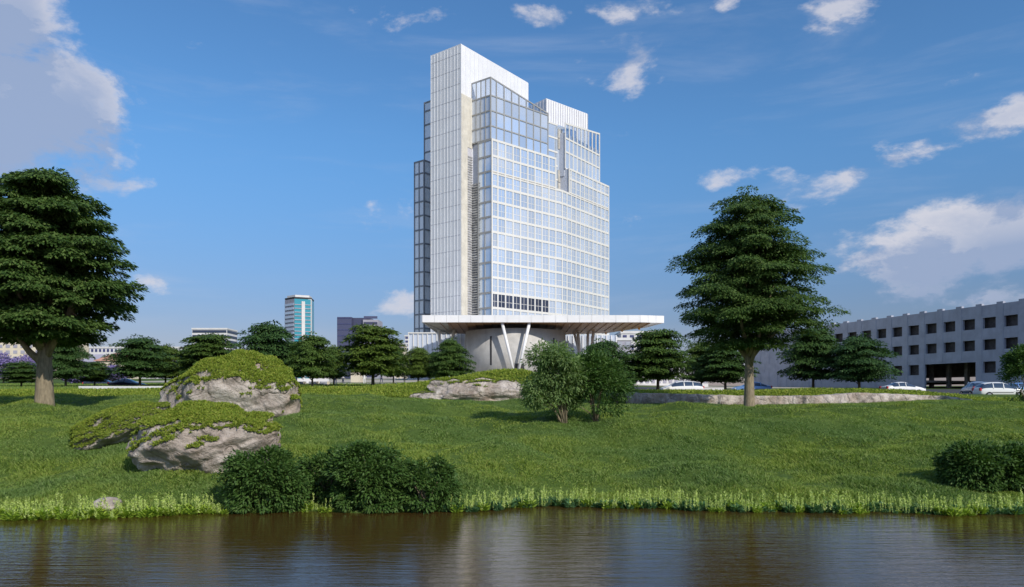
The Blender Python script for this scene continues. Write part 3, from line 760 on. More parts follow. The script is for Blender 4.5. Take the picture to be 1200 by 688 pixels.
for k in range(22):
    z = 6 + (zt2 - 8) * k / 22
    MB().obox((x0 + nn.x * .04, Y + 10 + nn.y * .04, z), p3(d, 0) * .96, p3(nn, 0) * .3, (0, 0, 1.9)).build('window_band', M['glasspale'], tt_)
MB().prism([(x0, Y + 10), (xm, Y), (x1, Y + 6), (x1 - 2, Y + 22), (x0 + 6, Y + 24)], zt2 + .31, zt2 + 1.6).build('dark_crown', M['dark'], tt_)
MB().prism([(x0 + 2, Y + 10), (xm, Y + 2), (x1 - 2, Y + 7), (x1 - 3, Y + 20), (x0 + 8, Y + 22)], zt2 + 1.61, zt2 + 3.6).build('pale_roof', M['offwhite'], tt_)
# dark purple twin office block
Y = 520
dk = empty('dark_office_block', (XP(418, Y), Y + 10, 4), 'distant dark purple office block in two joined volumes left of the white tower', 'building')
MB().box(XP(395, Y), XP(412, Y), Y, Y + 18, 0, ZP(371.5, Y)).build('left_volume', M['purpleglass'], dk)
MB().box(XP(412.1, Y), XP(433, Y), Y + 4, Y + 22, 0, ZP(372.5, Y + 4)).build('right_volume', M['purpleglass'], dk)
MB().box(XP(425, Y), XP(443, Y), Y + 1, Y + 18, 0, ZP(374.5, Y)).build('stone_volume', M['greypanel'], dk)
for k in range(13):
    z = 8 + k * 4.2
    MB().box(XP(395, Y) + .2, XP(412, Y) - .2, Y - .2, Y + .1, z, z + .6).build('floor_band', M['bluepanel'], dk)
    MB().box(XP(426, Y), XP(442, Y), Y + .8, Y + 1.1, z, z + 1.8).build('window_band', M['purpleglass'], dk)
far_building('office_block', 'distant white office block with dark window bands on the skyline left of the teal high-rise', 225, 266, 386, 430, M['offwhite'], 13, 0, M['glassdark'], 16)
far_building('slim_block', 'small navy banded block just left of the tower podium', 474.5, 482, 394, 400, M['offwhite'], 15, 0, M['bluepanel'], 8)
far_building('pink_house', 'pinkish low house beyond the trees left of the tower podium', 462, 474, 405, 360, M['cream'], 6, 3, M['greypanel'], 8)
far_building('pale_block', 'small pale tower block on the skyline between tree crowns above the mossy boulder', 201, 213, 408, 420, M['offwhite'], 9, 3, M['greypanel'], 9)
far_building('cream_apartment_block', 'cream apartment block half hidden behind the big left tree', -30, 66, 396, 260, M['cream'], 9, 11, M['greypanel'], 20)
far_building('white_apartment_block', 'white apartment block with dark windows right of the big left tree trunk', 92, 152, 408, 300, M['offwhite'], 8, 13, M['bluepanel'], 18)
far_building('grey_apartment_block', 'grey lavender flats behind the trees left of the mossy boulder', 150, 186, 415, 330, M['greypanel'], 8, 8, M['offwhite'], 18)
far_building('white_terrace', 'long white low building with grey windows seen under the canopy on the right', 690, 723, 398, 230, M['offwhite'], 5, 8, M['greypanel'], 14)
far_building('grey_blank_block', 'plain grey block right of the white low building under the canopy', 722, 740, 399, 215, M['greypanel'], 5, 2, M['garage'], 12)
far_building('white_blue_house', 'white house with blue windows above the plain grey block', 728, 778, 391, 240, M['offwhite'], 6, 6, M['bluepanel'], 14)
far_building('white_long_hall', 'long white hall showing between trunks right of the canopy', 735, 830, 430, 150, M['offwhite'], 3, 14, M['greypanel'], 14)
# houses with hipped roofs
def house(label, px0, px1, peave, pridge, Y, wm, rm):
    x0, x1 = XP(px0, Y), XP(px1, Y); ze, zrg = ZP(peave, Y), ZP(pridge, Y); zb2 = float(ground_far(np.array([0.]), np.array([Y]))[0]) - 1
    r = empty('house', ((x0 + x1) / 2, Y + 5, zb2), label, 'house', 'houses behind the left trees')
    MB().box(x0, x1, Y, Y + 10, zb2, ze).build('wall', wm, r)
    c = (x0 + x1) / 2; e = .5
    MB().add([(x0 - e, Y - e, ze), (x1 + e, Y - e, ze), (x1 + e, Y + 10 + e, ze), (x0 - e, Y + 10 + e, ze), (c - 1.2, Y + 5, zrg), (c + 1.2, Y + 5, zrg)], [(0, 1, 5, 4), (1, 2, 5), (2, 3, 4, 5), (3, 0, 4), (3, 2, 1, 0)]).build('roof', rm, r)
    for k in range(4):
        a = x0 + (x1 - x0) * (k + .25) / 4
        MB().box(a, a + (x1 - x0) * .12, Y - .08, Y + .1, ze - 2.4, ze - .9).build('window', M['dark'], r)
house('house with a pink hipped roof right of the big left tree', 112, 142, 423, 412.5, 190, M['cream'], M['pink'])
house('house with a grey roof beside the pink roofed house', 93, 116, 424, 414, 200, M['offwhite'], M['greypanel'])

# ------------------------------------------------------------------ vegetation
RNG = np.random.default_rng(7)
def unit(v): return v / np.maximum(np.linalg.norm(v, axis=1, keepdims=True), 1e-9)
def leaves(c, d, n, l, wd):
    d = unit(d); s = unit(np.cross(d, n)); l = l[:, None]; wd = wd[:, None]
    V = np.stack([c, c + d * l * .45 + s * wd * .5, c + d * l, c + d * l * .45 - s * wd * .5], 1).reshape(-1, 3)
    return V
def quads(n): return np.arange(n * 4, dtype=np.int32).reshape(-1, 4)
PROF_T = [0, .06, .16, .3, .45, .6, .74, .86, .94, 1.0]
PROF_R = [.5, .82, .97, 1.0, .97, .88, .75, .57, .4, .16]
def crown(rng, H0, H1, R, tiers, lpp, ll, lw, padr=.27, dens=10., inner=True, prof=None):
    cs, ds, ns, tip = [], [], [], []; lobe = rng.random() * 6
    pt, pr_ = prof or (PROF_T, PROF_R)
    for ti in range(tiers):
        t0 = (ti + .3) / tiers
        nb = max(3, int(dens * np.interp(t0, pt, pr_) + 1.5)); ph0 = rng.random() * 6.28
        for b in range(nb):
            t = np.clip(t0 + rng.normal(0, .55 / tiers), 0, 1)
            rr = R * np.interp(t, pt, pr_) * rng.uniform(.8, 1.08)
            a = ph0 + 6.283 * (b + rng.uniform(-.3, .3)) / nb; rr *= 1 + .1 * math.sin(3 * a + lobe + t * 9) + .07 * math.sin(5 * a - t * 14); z = H0 + (H1 - H0) * t
            od = np.array([math.cos(a), math.sin(a), 0.])
            fr = [.9, .58, .28] if inner else [.9, .5]
            if rr < R * .3: fr = [.7]
            for f in fr:
                pr = R * padr * rng.uniform(.7, 1.2) * (.9 if f > .7 else 1.0) * (.62 + .38 * rr / R)
                c0 = od * (rr * f) * np.array([1, 1, 0]); c0[2] = z + R * (.07 * math.sin(f * 3.1) - .07 * f * f) + rng.normal(0, R * .012)
                m = int(lpp * (pr / (R * padr)) ** 2 * (1.25 if f > .7 else .9))
                rho = np.sqrt(rng.random(m)); th_ = rng.random(m) * 6.283
                tang = np.array([-od[1], od[0], 0])
                q = (rho * np.cos(th_))[:, None] * od * pr * 1.15 + (rho * np.sin(th_))[:, None] * tang * pr
                q[:, 2] += -.34 * pr * rho ** 2 * (.35 + .65 * min(1, t0 * 5)) + rng.normal(0, .085 * pr, m)
                dd = unit(q + od * pr * .5 + rng.normal(0, .3 * pr, (m, 3))); dd[:, 2] -= .2 + .45 * rng.random(m)
                nn_ = rng.normal(0, .36, (m, 3)) + od * .3; nn_[:, 2] += 1
                cs.append(c0 + q); ds.append(dd); ns.append(nn_)
            tip.append((od * rr * .68 + np.array([0, 0, z])))
    c = np.concatenate(cs); d = np.concatenate(ds); n = np.concatenate(ns); m = len(c)
    V = leaves(c, d, n, ll * rng.uniform(.7, 1.3, m), lw * rng.uniform(.7, 1.3, m))
    return V, tip
def tree_parts(rng, H, H0, R, tr, tiers, lpp, ll, lw, leafm, barkm, root, limbs=8, dens=10., sides=12, **kw):
    V, tips = crown(rng, H0, H, R, tiers, lpp, ll, lw, dens=dens, **kw)
    np_mesh('crown', V, quads(len(V) // 4), leafm, root, False, offset=0)
    b = MB(); nseg_ = 7
    lean = rng.normal(0, .012, 2) * H
    tp = lambda z: Vector((lean[0] * (z / H) ** 2, lean[1] * (z / H) ** 2, z))
    pts = [tp(-.25)] + [tp(H * .93 * k / nseg_) for k in range(nseg_ + 1)]
    rad = [tr * 1.25, tr * 1.12] + [tr * (1 - .93 * k / nseg_) for k in range(1, nseg_ + 1)]
    b.tube(pts, rad, sides)
    low = [t for t in tips if t[2] < H0 + (H - H0) * .5]; rng.shuffle(low)
    for k, t in enumerate(low[:limbs]):
        zb_ = H0 * rng.uniform(.55, .85) + (0 if k < limbs * .6 else H0 * .7)
        e = Vector(t); s_ = tp(zb_)
        m1 = s_.lerp(e, .35) + Vector((0, 0, (e.z - zb_) * .02 - .02 * R)); m2 = s_.lerp(e, .7) + Vector((0, 0, .05 * R))
        r0 = tr * rng.uniform(.38, .55)
        b.tube([s_, m1, m2, e], [r0, r0 * .75, r0 * .45, r0 * .15], max(6, sides - 4))
    o = b.build('trunk', barkm, None, True); o.parent = root
    return root
def plant_tree(name, px, pbase, ptop, halfw, Y, H0f, label, group, cat='tree', leafm='leaf', **kw):
    x = XP(px, Y); z = tz(x, Y); H = ZP(ptop, Y) - z
    r = empty(name, (x, Y, z), label, cat, group)
    tree_parts(np.random.default_rng(int(px) + 11), H, H * H0f, halfw / F * Y, kw.pop('tr'), kw.pop('tiers'), kw.pop('lpp'), kw.pop('ll'), kw.pop('lw'), M[leafm], M[kw.pop('barkm', 'bark')], r, **kw)
    return r
def find_Y(px, py):   # depth on the bank under photo point
    best = None
    for Y in np.arange(12, 49.5, .05):
        e = ZP(py, Y) - tz(XP(px, Y), Y)
        if best is None or abs(e) < best[0]: best = (abs(e), Y)
    return best[1]
plant_tree('broad_tree', 52, 473, 195, 88, find_Y(52, 473.5), .285, 'largest tree with a tall dark layered crown at the left edge of the grassy bank', 'big trees on the bank', tr=.33, tiers=13, lpp=500, ll=.175, lw=.085, limbs=14, dens=13, padr=.26)
plant_tree('broad_tree', 878, 479, 225, 79, find_Y(878, 478), .30, 'big dome shaped tree standing in front of the low rock ledge', 'big trees on the bank', tr=.30, tiers=13, lpp=480, ll=.163, lw=.08, limbs=14, dens=13, padr=.26)
# background trees: three builds, copied
protos = []
for k, (rr, sd) in enumerate(((.42, 3), (.46, 5), (.40, 9))):
    r = empty('park_tree', (0, 0, 0))
    tree_parts(np.random.default_rng(sd), 1.0, .23, rr, .022, 9, 170, .04, .02, M['leaf2'], M['barkdark'], r, limbs=7, dens=7.5, sides=8, padr=.36)
    protos.append(r)
PT = [  # px, top, half width, Y, label
    (25, 423, 22, 86, 'small round tree in front of purple blossom, left of the big left trunk'),
    (77, 399, 26, 84, 'tree right beside the big left trunk'),
    (111, 423, 18, 88, 'small tree in front of the grey and pink roofed houses'),
    (164, 393, 30, 86, 'wide tree left of the mossy boulder, in front of its neighbour'),
    (194, 403, 24, 94, 'tree half hidden behind the wide tree left of the mossy boulder'),
    (246, 388, 34, 88, 'tree rising behind the top of the mossy boulder under the white skyline office'),
    (226, 402, 22, 96, 'lower tree peeking out left behind the mossy boulder top'),
    (316, 376, 36, 84, 'tall tree right below the teal high-rise behind the mossy boulder'),
    (344, 398, 25, 95, 'tree squeezed between the tallest one below the teal high-rise and the one with seating blocks'),
    (366, 390, 25, 80, 'tree with a thin trunk beside the low seating blocks'),
    (391, 404, 17, 94, 'narrow tree left of the dark purple office block'),
    (437, 377, 37, 86, 'tall tree standing in front of the dark purple office block'),
    (461, 399, 16, 100, 'small tree hidden behind the right side of the tree by the purple office block'),
    (490, 406, 20, 100, 'small round tree in front of the glass podium, left of the white sculpture'),
    (511, 411, 15, 112, 'dark small tree between the two trees in front of the podium'),
    (529, 396, 22, 98, 'tree in front of the left edge of the canopy and drum'),
    (706, 397, 30, 72, 'tree behind the loose leafy shrub in the middle'),
    (771, 383, 36, 73, 'large park tree between the canopy end and the white estate car'),
    (742, 412, 20, 84, 'small tree squeezed between the shrub and the large park tree by the canopy end'),
    (822, 398, 24, 84, 'tree left behind the crown of the big right tree'),
    (850, 400, 30, 80, 'tree with a thin dark trunk just left of the big right trunk'),
    (953, 380, 32, 80, 'tree behind the right side of the big right crown'),
    (1007, 391, 34, 76, 'round tree standing free in front of the garage'),
]
for i, (px, pt_, hw2, Y, lab) in enumerate(PT):
    p = protos[i % 3]; r = p if i < 3 else copy_tree(p)
    x = XP(px, Y); z = tz(x, Y); H = ZP(pt_, Y) - z
    r.location = (x, Y, z); r.rotation_euler.z = i * 2.4 + .3
    ws = hw2 / F * Y / (H * (.42, .46, .40)[i % 3]); r.scale = (H * ws, H * ws, H)
    tag(r, lab, 'tree', 'park trees in the background')
for (px, pt_, hw2, Y, lab) in ((4, 414, 26, 120, 'hazy purple blossoming tree at the left edge'), (38, 412, 26, 128, 'purple blossoming tree behind the big left trunk'), (92, 436, 14, 118, 'low purple flowering tree right of the big left trunk'), (132, 428, 16, 126, 'mauve flowering tree below the pink roofed house')):
    r = empty('jacaranda_tree', (XP(px, Y), Y, tz(XP(px, Y), Y)), lab, 'tree', 'purple blossoming trees on the left')
    H = ZP(pt_, Y) - r.location.z
    tree_parts(np.random.default_rng(px + 40), H, H * .2, hw2 / F * Y, .12, 7, 40, .3, .2, M['leafpurple'], M['barkdark'], r, limbs=5, dens=8, sides=8)

def shrub(name, label, px, pbase, ptop, hw2, Y, leafm, nclump, lpc, ll, lw, stems=6, lift=.1, cat='shrub', group=None, seed=1, ysq=.8, clump=.3, z0=None, lobes=None, droop=.3, stemm='bark'):
    rng = np.random.default_rng(seed); x = XP(px, Y); z = z0 if z0 is not None else tz(x, Y)
    Rx = hw2 / F * Y; H = ZP(ptop, Y) - z
    r = empty(name, (x, Y, z), label, cat, group)
    cs, ds, ns, ends = [], [], [], []
    for k in range(nclump):
        if lobes:
            lx, lz, lr = lobes[k % len(lobes)]; u = unit(rng.normal(0, 1, (1, 3)))[0] * rng.uniform(.3, 1) ** .5
            c0 = np.array([lx * Rx + u[0] * lr * Rx, u[1] * Rx * ysq * .7, lz * H + u[2] * lr * Rx * .9]); cc = np.array([lx * Rx, 0, lz * H])
        else:
            u = unit(rng.normal(0, 1, (1, 3)))[0]; u[2] = abs(u[2]) * 1.0 if rng.random() < .75 else u[2]
            rr = rng.uniform(.35, 1) ** .5
            if lift <= 0:
                u2 = rng.uniform(-1, 1); hh_ = math.hypot(u[0], u[1]) + 1e-6; kk = math.sqrt(1 - max(0, u2) ** 2 * .92) * (1 - .18 * max(0, -u2)) / hh_; u = np.array([u[0] * kk, u[1] * kk, u2])
            c0 = np.array([u[0] * Rx * rr, u[1] * Rx * ysq * rr, H * (lift + (1 - lift) * (.42 + .5 * u[2] * rr))]); cc = np.array([0, 0, H * .45])
        if c0[2] < .05: c0[2] = .05 + .1 * rng.random()
        pr = Rx * clump * rng.uniform(.6, 1.2)
        m = lpc
        q = unit(rng.normal(0, 1, (m, 3))) * (rng.random((m, 1)) ** .45) * pr * np.array([1, 1, .7])
        dd = unit(q + unit((c0 - cc)[None, :]) * pr * .6) + rng.normal(0, .35, (m, 3)); dd[:, 2] -= droop
        nn_ = unit(q + np.array([0, 0, pr * .8])) + rng.normal(0, .45, (m, 3))
        cs.append(c0 + q); ds.append(dd); ns.append(nn_); ends.append(c0)
    c = np.concatenate(cs); d = np.concatenate(ds); n = np.concatenate(ns); m = len(c)
    c[:, 2] = np.maximum(c[:, 2], .02)
    V = leaves(c, d, n, ll * rng.uniform(.6, 1.3, m), lw * rng.uniform(.7, 1.3, m))
    np_mesh('foliage', V, quads(m), M[leafm], r, False, offset=0)
    b = MB()
    for k in range(stems):
        e = Vector(ends[(k * 7) % len(ends)]); s_ = Vector((rng.normal(0, .05), rng.normal(0, .05), -.1))
        mid = s_.lerp(e, .5) + Vector((-e.x * .15, -e.y * .15, e.z * .12))
        b.tube([s_, mid, e], [.03, .02, .008], 6)
    o = b.build('stem', M[stemm], None, True); o.parent = r
    return r
# loose shrub in the middle of the bank
Y = find_Y(678, 497)
shrub('loose_shrub', 'tall loose multi stemmed shrub with feathery leaves in the middle of the bank', 661, 497, 401, 47, Y, 'leafpale', 180, 90, .165, .045, stems=22, seed=3, ysq=.8, clump=.27, droop=.5,
      lobes=[(-.52, .80, .33), (-.62, .48, .34), (-.30, .58, .36), (-.2, .84, .25), (-.75, .32, .22), (-.1, .3, .34), (.12, .52, .34), (.05, .75, .25)])
shrub('leafy_shrub', 'denser darker green shrub grown into the right side of the loose shrub', 699, 494, 411, 38, Y + .6, 'leafbush', 140, 95, .15, .055, stems=12, seed=8, ysq=.9, clump=.3, droop=.3)
shrub('grey_shrub', 'low grey green twiggy shrub at the right foot of the loose shrub', 722, 470, 447, 24, YT - .6, 'leafpale', 40, 70, .14, .036, stems=10, seed=12, clump=.34)
# bushes on the shore
for i, (px, pt_, hw2, yb_, lab) in enumerate((
        (312, 521, 49, 597, 'dark green bush at the water below the lower mossy boulder, leftmost of the waterside row'),
        (386, 523, 36, 590, 'small dark bush second from the left in the waterside row'),
        (436, 517, 46, 597, 'largest dark bush with a rounded top in the middle of the waterside row'),
        (500, 534, 40, 597, 'dark bush at the right end of the waterside row'))):
    Y = YS + .25 if i != 1 else YS + .9
    shrub('waterside_bush', lab, px, yb_, pt_, hw2, Y, 'leafbush', 150 if hw2 > 40 else 90, 130, .085, .036, stems=10, seed=20 + i, ysq=.7, clump=.26, lift=.0, group='bushes at the water', z0=max(.05, tz(XP(px, Y), Y)))
for i, (px, pt_, hw2, Y, lab) in enumerate(((1143, 517, 38, find_Y(1140, 577) + .5, 'rounded dark bush low on the bank at the right, left one of the pair'), (1186, 520, 34, find_Y(1186, 579) + .5, 'dark bush low on the bank at the right edge, right one of the pair'))):
    shrub('waterside_bush', lab, px, 580, pt_, hw2, Y, 'leafbush', 110, 130, .095, .04, stems=8, seed=30 + i, clump=.28, lift=.0, group='bushes at the water')
shrub('tall_shrub', 'tall leafy shrub cut by the right edge in front of the white hatchback', 1204, 478, 398, 26, YT - 2.2, 'leafbush', 120, 100, .16, .07, stems=10, seed=41, clump=.34, lift=.05)

# ------------------------------------------------------------------ rocks
def scatter(V, T, rng, n, ll, lw, up_=.9, w=None):
    """leaf shaped quads over triangles; returns V"""
    a, b, c = V[T[:, 0]], V[T[:, 1]], V[T[:, 2]]
    nr_ = np.cross(b - a, c - a); ar = np.linalg.norm(nr_, axis=1); nr_ = nr_ / np.maximum(ar[:, None], 1e-9)
    p = ar * (w if w is not None else 1); p = p / p.sum(); k = rng.choice(len(T), n, p=p)
    r1 = np.sqrt(rng.random((n, 1))); r2 = rng.random((n, 1))
    q = a[k] * (1 - r1) + b[k] * r1 * (1 - r2) + c[k] * r1 * r2
    N = nr_[k]; N = np.where(N[:, 2:3] < 0, -N, N)
    d = unit(rng.normal(0, 1, (n, 3)) + N * up_); nn_ = unit(rng.normal(0, .6, (n, 3)) + N)
    return leaves(q, d, nn_, ll * rng.uniform(.6, 1.4, n), lw * rng.uniform(.7, 1.3, n))
def rock(name, label, c, rad, tilt, seed, moss=None, rough=.28, sub=6, zrot=0., mossn=16000, group=None, facets=9):
    """c = centre; moss = (normal limit, height fraction limit, slope of the limit along x)"""
    rng = np.random.default_rng(seed)
    bm = bmesh.new(); bmesh.ops.create_icosphere(bm, subdivisions=sub, radius=1.0)
    cuts = [(unit(rng.normal(0, 1, (1, 3)) * np.array([[1, 1, .6]]))[0], rng.uniform(.72, .93)) for _ in range(facets)]
    V = np.array([v.co[:] for v in bm.verts]); T = np.array([[v.index for v in f.verts] for f in bm.faces]); bm.free()
    for nv, dd in cuts:
        s_ = V @ nv; ex = np.maximum(s_ - dd, 0); V = V - ex[:, None] * nv * .85
    off = seed * 3.7
    for i in range(len(V)):
        p = Vector(V[i]); q = p * 1.3 + Vector((off, 0, 0))
        h = mnoise.fractal(q, 1.0, 2.1, 6) * rough * .55 + abs(mnoise.noise(p * 2.4 + Vector((0, off, 0)))) * -rough * .5 + mnoise.noise(p * 9 + Vector((0, off, 5))) * .03
        V[i] = V[i] * (1 + h)
    V = V * np.array(rad)
    ct, st_ = math.cos(R_(tilt)), math.sin(R_(tilt))
    V = np.stack([V[:, 0] * ct - V[:, 2] * st_, V[:, 1], V[:, 0] * st_ + V[:, 2] * ct], 1)
    cz, sz = math.cos(R_(zrot)), math.sin(R_(zrot)); V = np.stack([V[:, 0] * cz - V[:, 1] * sz, V[:, 0] * sz + V[:, 1] * cz, V[:, 2]], 1)
    r = empty(name, c, label, 'rock', group)
    np_mesh('stone', V, T, M['rock'], r, True, offset=0)
    if moss:
        a, b, cc = V[T[:, 0]], V[T[:, 1]], V[T[:, 2]]; n = unit(np.cross(b - a, cc - a)); ctr = (a + b + cc) / 3
        lim = moss[0] + .2 * (vnoise(ctr[:, 0] * 1.1 + 9, ctr[:, 1] * 1.1 + ctr[:, 2] * 1.3, seed) - .5) + .16 * (vnoise(ctr[:, 0] * 4 + 9, ctr[:, 1] * 4 + ctr[:, 2] * 3, seed + 4) - .5)
        hf = ctr[:, 2] / rad[2] - moss[1] - moss[2] * ctr[:, 0] / rad[0]
        msk = (n[:, 2] + .5 * np.clip(hf, -1, .6) > lim)
        Tm = T[msk]; us, inv = np.unique(Tm.ravel(), return_inverse=True); Vm = V[us]
        vn = np.zeros_like(V)
        for j in range(3): np.add.at(vn, T[:, j], n)
        vn = unit(vn)[us]; Vm2 = Vm + vn * .045
        o = np_mesh('moss_mat', Vm2, inv.reshape(-1, 3), M['coverbase'], r, True, offset=0)
        LVm = scatter(Vm2, inv.reshape(-1, 3), rng, int(mossn * 1.7), .028 * rad[0], .015 * rad[0], .8)
        np_mesh('moss_leaves', LVm, quads(len(LVm) // 4), M['cover'], o, False, offset=0)
    return r
def at(px, py, Y): return P(px, py, Y)
def scl(r, k): return tuple(v * k for v in r)
rock('boulder', 'large pale boulder with a mossy dome top, the uppermost rock on the bank', at(262, 471, find_Y(250, 496) * 1.08), scl((3.5, 2.8, 2.2), (find_Y(250, 496) * 1.08) / 33.6), 6, 4, (.5, .32, -.45), .3, mossn=26000, group='boulders on the bank')
rock('boulder', 'pale rounded boulder low on the bank in front of the mossy dome boulder', at(241, 527, find_Y(240, 556) * 1.06), scl((3.35, 2.3, 1.8), (find_Y(240, 556) * 1.06) / 30.4), 9, 8, (.66, .35, .1), .3, mossn=20000, group='boulders on the bank')
rock('boulder', 'low mossy slab of rock sloping down to the left of the two boulders', at(134, 505, find_Y(130, 526) * 1.05), scl((2.55, 1.8, .85), (find_Y(130, 526) * 1.05) / 33.2), 22, 15, (.22, -.3, .1), .26, mossn=18000, group='boulders on the bank')
rock('rock_outcrop', 'grey rock outcrop under the grassy mound in front of the drum', at(562, 467, YT + 1.9), (4.55, 2.0, 1.47), -2, 21, (.9, .8, .0), .34, mossn=3000)
rock('rock_outcrop', 'small grey rock at the left foot of the mound in front of the drum', at(508, 466, YT + 1.7), (2.05, 1.1, .5), 6, 26, (.8, .7, 0), .3, 5, mossn=1500)
rock('shore_stone', 'single pale stone among the waterside plants on the left', at(127, 591, YS * .975), (.29, .2, .15), 0, 33, None, .2, 4)
# rock ledge along the right berm
led = empty('rock_ledge', (XP(935, YT + 1), YT + 1, tz(XP(935, YT + 1), YT)), 'long low band of pale broken rock under the hedge on the right', 'rock')
nx_, nz_ = 260, 18; px_ = np.linspace(733, 1142, nx_); V = np.zeros((nz_, nx_, 3))
for i, px in enumerate(px_):
    Yb = YT + .2; x = XP(px, YT + .7)
    yt = np.interp(px, [733, 800, 880, 960, 1010, 1060, 1110, 1142], [460, 461.5, 464, 463.5, 460, 462, 464, 468]); ybm = np.interp(px, [733, 880, 960, 1040, 1075, 1142], [474, 478, 477, 476, 473, 469])
    zt3, zb3 = ZP(yt, YT + 1.1), ZP(ybm, YT + .3) - .25
    blk = mnoise.cell(Vector((x * .55 + .3 * math.sin(x), 3, 0)))
    for j in range(nz_):
        t = j / (nz_ - 1); tz_ = min(1, t / .72)
        p = Vector((x * .7, t * 1.2, 2.0))
        bul = .35 * math.sin(min(1, t / .72) * 2.2) + mnoise.fractal(p, 1, 2, 5) * .32 - abs(mnoise.noise(Vector((x * .9, t * .4, 7)))) * .35 + blk * .22
        y = YT + .8 + .25 * tz_ - bul + max(0, t - .72) * 5.5
        V[j, i] = (x, y, zb3 + (zt3 - zb3) * tz_ + mnoise.noise(Vector((x * 2, t, 4))) * .06 - max(0, t - .9) * 3)
ix = np.arange(nz_ * nx_).reshape(nz_, nx_)
np_mesh('stone', V.reshape(-1, 3), np.stack([ix[:-1, :-1], ix[:-1, 1:], ix[1:, 1:], ix[1:, :-1]], -1).reshape(-1, 4), M['rock'], led, True)

# ------------------------------------------------------------------ grass on the bank, groundcover on the mound (stuff)
def blades(n, seed):
    rng = np.random.default_rng(seed)
    X = []; Yv = []
    while sum(len(a) for a in X) < n:
        y = rng.uniform(YS - 1, YT + 1.5, n); x = rng.uniform(-1, 1, n) * (y * .86 + 3)
        k = (y > shore(x) + .05) & (y < YT + 1.1) & (rng.random(n) < .55 + .45 * vnoise(x * 1.6, y * 1.6, 2)) & (rng.random(n) < (YS * 1.1 / y) ** 1.35)
        X.append(x[k]); Yv.append(y[k])
    x = np.concatenate(X)[:n]; y = np.concatenate(Yv)[:n]; z = terr(x, y)
    tuft = .65 * vnoise(x * 2.2, y * 1.6, 8) + .35 * vnoise(x * 5, y * 4, 18); h = rng.uniform(.035, .095, n) * (.4 + 2.4 * np.clip(tuft - .15, 0, 1) ** 1.6)
    wd = rng.uniform(.01, .022, n); a = rng.random(n) * 6.283; lean = rng.normal(0, .8, (n, 2))
    base = np.stack([x, y, z - .01], 1); s_ = np.stack([np.cos(a), np.sin(a), a * 0], 1) * wd[:, None]
    tip = base + np.stack([lean[:, 0] * h, lean[:, 1] * h, h], 1)
    V = np.stack([base - s_, base + s_, tip], 1).reshape(-1, 3)
    return V, np.arange(n * 3, dtype=np.int32).reshape(-1, 3)
V, T = blades(880000, 5)
tag(np_mesh('grass', V, T, M['grass']), 'short green grass covering the sloping bank down to the water', 'grass', kind='stuff')
rng = np.random.default_rng(77); n = 270000
x = rng.uniform(-41, 43, n * 2); y = rng.uniform(YT + .7, YT + 12, n * 2)
pxs = 600 + x / y * F
front = np.interp(pxs, [-100, 180, 340, 460, 560, 640, 735, 1142, 1200, 1300], [YT + v for v in (2.3, 1.5, .7, .9, 1.7, 1.7, 1.5, 1.5, .7, .7)])
k = (y > front + .5 * (vnoise(x * 1.5, y * 1.5, 6) - .5)); x = x[k][:n]; y = y[k][:n]; n = len(x)
z = terr(x, y); q = np.stack([x, y, z + .01 + .1 * rng.random(n) ** 2 * (1 + vnoise(x * .9, y * .9, 4))], 1)
d = rng.normal(0, 1, (n, 3)); d[:, 2] += .9; nn_ = rng.normal(0, .6, (n, 3)); nn_[:, 2] += 1; nn_[:, 1] -= .3
LVc = leaves(q, d, nn_, .14 * rng.uniform(.6, 1.4, n), .075 * rng.uniform(.7, 1.3, n))
tag(np_mesh('groundcover', LVc, quads(n), M['cover']), 'yellow green small leaved groundcover over the long mound behind the bank', 'groundcover', kind='stuff')
# lawn behind, thin
rng = np.random.default_rng(78); n = 60000
y = rng.uniform(YT + 11, 108, n); x = rng.uniform(-.72, .1, n) * y
z = terr(x, y); q = np.stack([x, y, z], 1); d = rng.normal(0, .5, (n, 3)); d[:, 2] += .8; nn_ = rng.normal(0, .6, (n, 3)); nn_[:, 1] -= 1
LVc = leaves(q, d, nn_, .2 * rng.uniform(.6, 1.4, n), .07 * rng.uniform(.7, 1.3, n))
tag(np_mesh('lawn', LVc, quads(n), M['grass']), 'lawn of the park behind the mound', 'grass', kind='stuff')

# ------------------------------------------------------------------ waterside plants
def reed_proto(seed, leafm):
    rng = np.random.default_rng(seed); r = empty('waterside_plant', (0, 0, 0))
    n = 90; a = rng.random(n) * 6.283; rho = rng.random(n) ** .6 * .1
    c = np.stack([rho * np.cos(a), rho * np.sin(a), rng.uniform(.02, .2, n)], 1)
    d = np.stack([np.cos(a), np.sin(a), rng.uniform(.2, 1.2, n)], 1); nn_ = rng.normal(0, .5, (n, 3)); nn_[:, 2] += 1
    V = leaves(c, d, nn_, rng.uniform(.09, .19, n), rng.uniform(.03, .06, n)); np_mesh('leaves', V, quads(n), leafm, r, False, offset=0)
    for k in range(int(rng.integers(3, 5))):
        bx, by = rng.normal(0, .15, 2); h = rng.uniform(.38, .62); m = 34; t = np.linspace(.3, 1, m); aa = rng.random(m) * 6.283
        c = np.stack([bx + t * bx * .3, by + t * by * .3, t * h], 1); d = np.stack([np.cos(aa), np.sin(aa), np.full(m, 1.1)], 1)
        V = leaves(c, d, rng.normal(0, 1, (m, 3)), rng.uniform(.035, .06, m), rng.uniform(.016, .028, m)); np_mesh('flower_spike', V, quads(m), M['spike'], r, False, offset=0)
    return r
RP = {'reed': [reed_proto(s, M['reed']) for s in (1, 2, 3)], 'reedblue': [reed_proto(s, M['reedblue']) for s in (4, 5, 6)]}
used = set(); rng = np.random.default_rng(99)
slots = []
gap = lambda px, sd: vnoise(np.array([px * .045]), np.array([sd * 1.0]), sd)[0] > -1
for px in [p for p in np.arange(-6, 264, 3.9) if gap(p, 3)]: slots.append((px, 'reed'))
